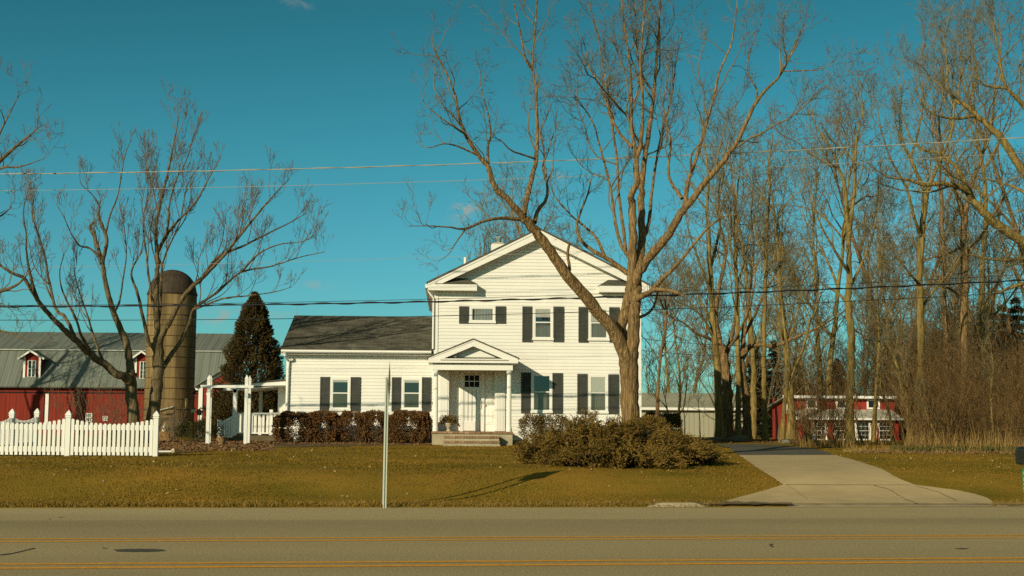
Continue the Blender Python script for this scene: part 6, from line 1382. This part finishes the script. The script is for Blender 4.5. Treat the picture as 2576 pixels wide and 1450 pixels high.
mb = MB(); mb.tube([np.array([b1[0], b1[1]-.082, zt3+.10]), np.array([b1[0], b1[1]-.078, zt3+.10])], [.025, .025], 10); mb.build("entrance", m_white, bh)

# ---- road sign seen edge-on
YSg = 28.05
sb_ = G(967.5, 1272.5, .05); sg = thing("road_sign", "pale two-post diamond road sign seen edge-on at the road side", "sign", sb_)
Ysg = sb_[1]
def uch(b, t, w=.066):
    mb = MB(); a = w/2; pts = [(-a, -.012), (-a*.55, -.012), (-a*.4, .022), (a*.4, .022), (a*.55, -.012), (a, -.012), (a, -.018), (a*.5, -.018), (a*.3, .014), (-a*.3, .014), (-a*.5, -.018), (-a, -.018)]
    v = [(b[0]+p, b[1]+q, b[2]) for p, q in pts]+[(t[0]+p, t[1]+q, t[2]) for p, q in pts]; n = len(pts)
    mb.add(v, [(i, (i+1) % n, n+(i+1) % n, n+i) for i in range(n)]+[tuple(range(n-1, -1, -1)), tuple(range(n, 2*n))]); return mb
topn = P(974.5, 951, Ysg)
m_post = mat("pale_galvanised_post", (.50, .53, .44), .6, .08, 3, stretch=(1, 1, .2), metal=.0)
uch(sb_-np.array([0, 0, .2]), topn).build("post", m_post, sg)
b2 = sb_+np.array([-.035, .46, .02]); uch(b2-np.array([0, 0, .2]), topn+np.array([-.03, .46, .03])).build("post", m_post, sg)
ct = P(978.5, 966, Ysg+.23); hd_ = .46
pl = MB(); th = .004; xx = ct[0]+.005
ang = .012
def dm(off):
    out = []
    for a, z in ((0, -hd_), (.46, 0), (0, hd_), (-.46, 0)): out.append((xx+off+a*ang+z*.008, ct[1]+a, ct[2]+z))
    return out
pl.add(dm(-th)+dm(th), [(0, 1, 2, 3), (7, 6, 5, 4), (0, 4, 5, 1), (1, 5, 6, 2), (2, 6, 7, 3), (3, 7, 4, 0)]); pl.build("panel", mat("sign_sheet_metal", (.46, .40, .26), .5, .08, 3), sg)
# ---- mailbox and green address plate at the frame edge
YMb = 29.4
mbx = gp(2590, YMb); mbo = thing("mailbox", "black mailbox on a post at the frame's edge by the road", "mailbox", mbx)
a, b = q3(2570, 1124, YMb), q3(2606, 1170, YMb)
mb = MB(); w2 = (b[0]-a[0])/2; r2 = w2; pr = [(a[0], b[2]+.03), (a[0]+.03, b[2]), (b[0]-.03, b[2]), (b[0], b[2]+.03)]+[(a[0]+w2+w2*math.cos(t), a[2]-r2*.6+r2*.6*math.sin(t)) for t in np.linspace(0, math.pi, 10)]
mb.prism(pr, 1, YMb-.2, YMb+.35); bevel(mb.build("box", mat("black_plastic", (.012, .014, .012), .45, .2, 3), mbo), .008)
mb = MB(); mb.box(mbx[0]-.05, mbx[0]+.05, YMb, YMb+.1, mbx[2]-.1, b[2]); mb.build("post", m_oldwood, mbo)
ad = q3(2571.5, 1179.5, YMb-.1); ab = q3(2595, 1241, YMb-.1)
plate = thing("address_plate", "green reflective address plate with white numerals under the mailbox", "sign", (ad[0]/2+ab[0]/2, YMb-.1, ab[2]))
mb = MB(); mb.box(ad[0], ab[0], YMb-.12, YMb-.1, ab[2], ad[2]); bevel(mb.build("panel", mat("green_reflective", (.0, .23, .07), .45, .05, 3), plate), .006)
mb = MB()
for yc_, h_ in ((1191, 8), (1206, 9), (1218, 4), (1229, 4)):
    p, q = q3(2574.6, yc_-h_/2, YMb-.1), q3(2589, yc_+h_/2, YMb-.1); mb.box(p[0], p[0]+.012, YMb-.124, YMb-.121, q[2], p[2]); mb.box(p[0]+.012, p[0]+.05, YMb-.124, YMb-.121, p[2]-.012, p[2]); mb.box(p[0]+.012, p[0]+.05, YMb-.124, YMb-.121, q[2], q[2]+.012)
mb.build("numeral", m_white, plate)

# ---- overhead wires behind the big tree
YWr = 46.5
def wire(name, label, pts, r, m, twist=0, group="wires strung across the front of the house"):
    P0 = [P(x, y, YWr) for x, y in pts]; xs_ = np.array([p[0] for p in P0]); zs = np.array([p[2] for p in P0]); co = np.polyfit(xs_, zs, 2 if len(pts) > 2 else 1)
    X = np.linspace(xs_[0]-9, xs_[-1]+12, 90); mb = MB(); Z = np.polyval(co, X); base = np.array([X[0], YWr, Z[0]])
    mb.tube([(x, YWr, z) for x, z in zip(X, Z)], [r]*len(X), 6)
    if twist:
        X2 = np.linspace(X[0], X[-1], 900); mb.tube([(x, YWr+r*1.5*math.cos(x*twist), np.polyval(co, x)+r*1.5*math.sin(x*twist)) for x in X2], [r*.6]*len(X2), 4)
    o = mb.build(name, m, None, True, base); tag(o, label, "wire", group)
wire("power_line", "bright twisted wire highest of all across the sky", [(0, 438), (600, 429), (1200, 412), (1791, 388), (2576, 346)], .014, m_wireb, 2.5)
wire("power_line", "thin bright wire second from the top", [(0, 480.5), (700, 467), (1180, 455.5), (1936, 421), (2576, 384)], .008, m_wireb)
wire("power_line", "hair-thin bright wire crossing at the house roof's height", [(0, 674), (560, 662), (1090, 650.5), (1936, 609), (2576, 575)], .005, m_wireb)
wire("power_line", "thick black bundled cable across the house front", [(0, 771.5), (760, 766), (1090, 758.5), (1560, 746), (2080, 730), (2576, 705)], .022, m_wire, 4)
wire("power_line", "thin black wire just over the thick bundled cable", [(0, 769), (692, 762), (1090, 751.5), (1580, 738.5), (2576, 691)], .009, m_wire)
wire("power_line", "lowest black wire, crossing the upper windows", [(0, 805.5), (692, 803), (1090, 796.5), (1321, 789.5), (1660, 778), (2576, 735)], .012, m_wire)
for k, (y0, y1) in enumerate((((852, 871)), ((882, 897)))):
    a, b = P(1612, y0, 62), P(1900, y1, 62); mb = MB(); mb.tube([a+(b-a)*u-np.array([0, 0, .3*u*(1-u)]) for u in np.linspace(0, 1.15, 20)], [.010]*20, 5)
    o = mb.build("service_wire", m_wire, None, True, a); tag(o, ("upper", "lower")[k]+" thin dark service wire running from the house corner to the driveway trees", "wire", "service wires behind the house")

# ---- grey metal building
YGb = 118.0
a, b = q3(1560, 1029, YGb), q3(1930, 1096, YGb); gg = gz(a[0], YGb)
gbd = thing("metal_building", "long grey ribbed metal building with a pale roof behind the driveway trees", "outbuilding", ((a[0]+b[0])/2, YGb, gg))
m_rib = lines(mat("grey_ribbed_siding", (.37, .35, .25), .6, .08, .4, stretch=(1, 1, .3)), 0, .42, .05, .6)
mb = MB(); mb.box(a[0], b[0], YGb, YGb+9, gg-.2, a[2]); mb.build("wall", m_rib, gbd)
r1 = q3(1700, 989, YGb+5)[2]; mb = MB(); mb.prism([(YGb-.4, a[2]+.05), (YGb+5, r1), (YGb+10, a[2]+.05), (YGb+10, a[2]-.05), (YGb+5, r1-.1), (YGb-.4, a[2]-.05)], 0, a[0]-.4, b[0]+.4); mb.build("roof", mat("grey_green_roof", (.34, .33, .23), .7, .15, .8), gbd)
mb = MB(); mb.box(a[0]-.4, b[0]+.4, YGb-.46, YGb-.41, a[2]-.08, a[2]+.14); mb.build("fascia", m_white, gbd)
# ---- small red shed with clerestory windows
YRb = 86.0
a, b = q3(1999, 1052, YRb), q3(2262, 1110, YRb); gr2 = gz(a[0], YRb)
rb_ = thing("red_coop", "low red outbuilding with a raised row of upper windows and white trim, behind brush", "outbuilding", ((a[0]+b[0])/2, YRb, gr2))
m_red2 = mat("coop_red_boards", (.30, .030, .018), .8, .25, 1.5, stretch=(4, 4, .5))
zl = a[2]; zu0 = q3(2100, 1031, YRb+2.2)[2]; zu1 = q3(2100, 1003, YRb+2.2)[2]
mb = MB(); mb.box(a[0], b[0], YRb, YRb+2.2, gr2-.2, zl); mb.build("wall", m_red2, rb_)
mb = MB(); mb.box(a[0]+.0, q3(2250, 1000, YRb+2.2)[0], YRb+2.2, YRb+6, gr2-.2, zu1); mb.build("upper_wall", m_red2, rb_)
m_wroof = lines(mat("white_metal_roof", (.60, .57, .46), .6, .12, .8), 0, .45, .05, .7)
mb = MB(); mb.prism([(YRb-.4, zl), (YRb+2.19, zu0+.02), (YRb+2.19, zu0-.06), (YRb-.4, zl-.06)], 0, a[0]-.2, b[0]+.2); mb.build("lower_roof", m_wroof, rb_)
mb = MB(); mb.box(a[0]-.2, b[0]+.2, YRb-.46, YRb-.41, zl-.10, zl+.02); mb.build("eave_board", m_white, rb_)
mb = MB(); mb.prism([(YRb+1.8, zu1-.02), (YRb+1.8, zu1+.10), (YRb+6.3, zu1-.5), (YRb+6.3, zu1-.6)], 0, a[0]-.3, q3(2252, 1000, YRb+2)[0]); mb.build("upper_roof", m_metalroof, rb_)
mb = MB(); mb.box(a[0]-.3, q3(2252, 1000, YRb+2)[0], YRb+1.73, YRb+1.79, q3(2100, 1002.5, YRb+1.8)[2], q3(2100, 996, YRb+1.8)[2]); mb.build("fascia", m_white, rb_)
for x0, x1 in ((2027, 2056), (2102, 2130), (2180, 2213)):
    w_ = sash_window(x0, x1, 1005, 1030, YRb+2.19, 1, 1, rb_, fr=4.5)
for x0, x1 in ((2040, 2082), (2096, 2136), (2150, 2192), (2205, 2246)):
    w_ = sash_window(x0+6, x1-6, 1062, 1106, YRb-.01, 3, 4, rb_, fr=1.4, bar=.9)
    for p_, q_ in ((x0, x0+5.5), (x1-5.5, x1)):
        mb = MB(); pbox(mb, p_, q_, 1060, 1108, YRb-.05, YRb); mb.build("window_trim", m_white, rb_)
    mb = MB(); pbox(mb, x0+5.5, x1-5.5, 1106.3, 1109.5, YRb-.05, YRb); mb.build("window_sill", m_white, rb_)
mb = MB(); pbox(mb, 1988, 2000.5, 1028, 1108, YRb-.05, YRb+.1); mb.build("corner_board", m_white, rb_)
mb = MB(); sx_ = q3(1975, 1040, YRb+3)[0]; mb.box(sx_, a[0]-.25, YRb+2.5, YRb+3, gr2-.1, q3(1980, 1040, YRb+2.5)[2]); mb.build("side_wall", m_red2, rb_)
mb = MB(); mb.bar(q3(1974, 1033, YRb+1), q3(1996, 998, YRb+1), .16, .16); mb.build("rake_board", m_white, rb_)

# ---- fallen leaves and mulch
m_litter = mat("leaf_litter", (.14, .070, .030), .9, .4, 2, color2=(.24, .14, .06), island=.45)
def litter(n, xr, Yr, L=.09, m=m_litter, keep=None):
    x = rng.uniform(*xr, n); Y = rng.uniform(*Yr, n); X = np.array([P(a, 1100, b)[0] for a, b in zip(x, Y)])
    c = np.stack([X, Y, h_t(tt(X, Y))+rng.uniform(.01, .05, n)], 1); ind = in_drive(X, Y)[0]; c = c[~ind]
    d = unit(rdirs(len(c))*np.array([1, 1, .35])); v, q = leaves(c, d, L*rng.uniform(.5, 1.3, len(c)), L*.6); o = mesh_obj("fallen_leaves", v, q, m); tag(o, kind='stuff')
m_bed = mat("bare_mulch_bed", (.075, .048, .022), .95, .4, 2.5, color2=(.15, .10, .05), bump=.03, bscale=14)
def bed(rws):
    v = []; 
    for y, a, b in rws:
        for i in range(13): p = T(a+(b-a)*i/12, y); v.append([p[0], p[1], gz(p[0], p[1])+.012])
    o = mesh_obj("mulch_bed", v, [(k*13+i, k*13+i+1, k*13+14+i, k*13+13+i) for k in range(len(rws)-1) for i in range(12)], m_bed, None, True); tag(o, kind='structure')
bed([(1141, 396, 440), (1136, 394, 520), (1131, 392, 590), (1126, 390, 690), (1121, 390, 1086), (1117, 390, 1086)])
litter(5000, (392, 690), (43.5, 54)); litter(2200, (690, 1086), (50.4, 52.4), .07); litter(3500, (1700, 2010), (60, 75), .14); litter(2500, (2150, 2600), (45, 48.5), .08)
litter(260, (0, 2576), (29, 47), .07, mat("bleached_leaves", (.36, .26, .13), .9, .3, 2, island=.3))
litter(2600, (1640, 2060), (28.3, 29.2), .03, m_bed)
litter(160, (1290, 1830), (33, 38), .06)
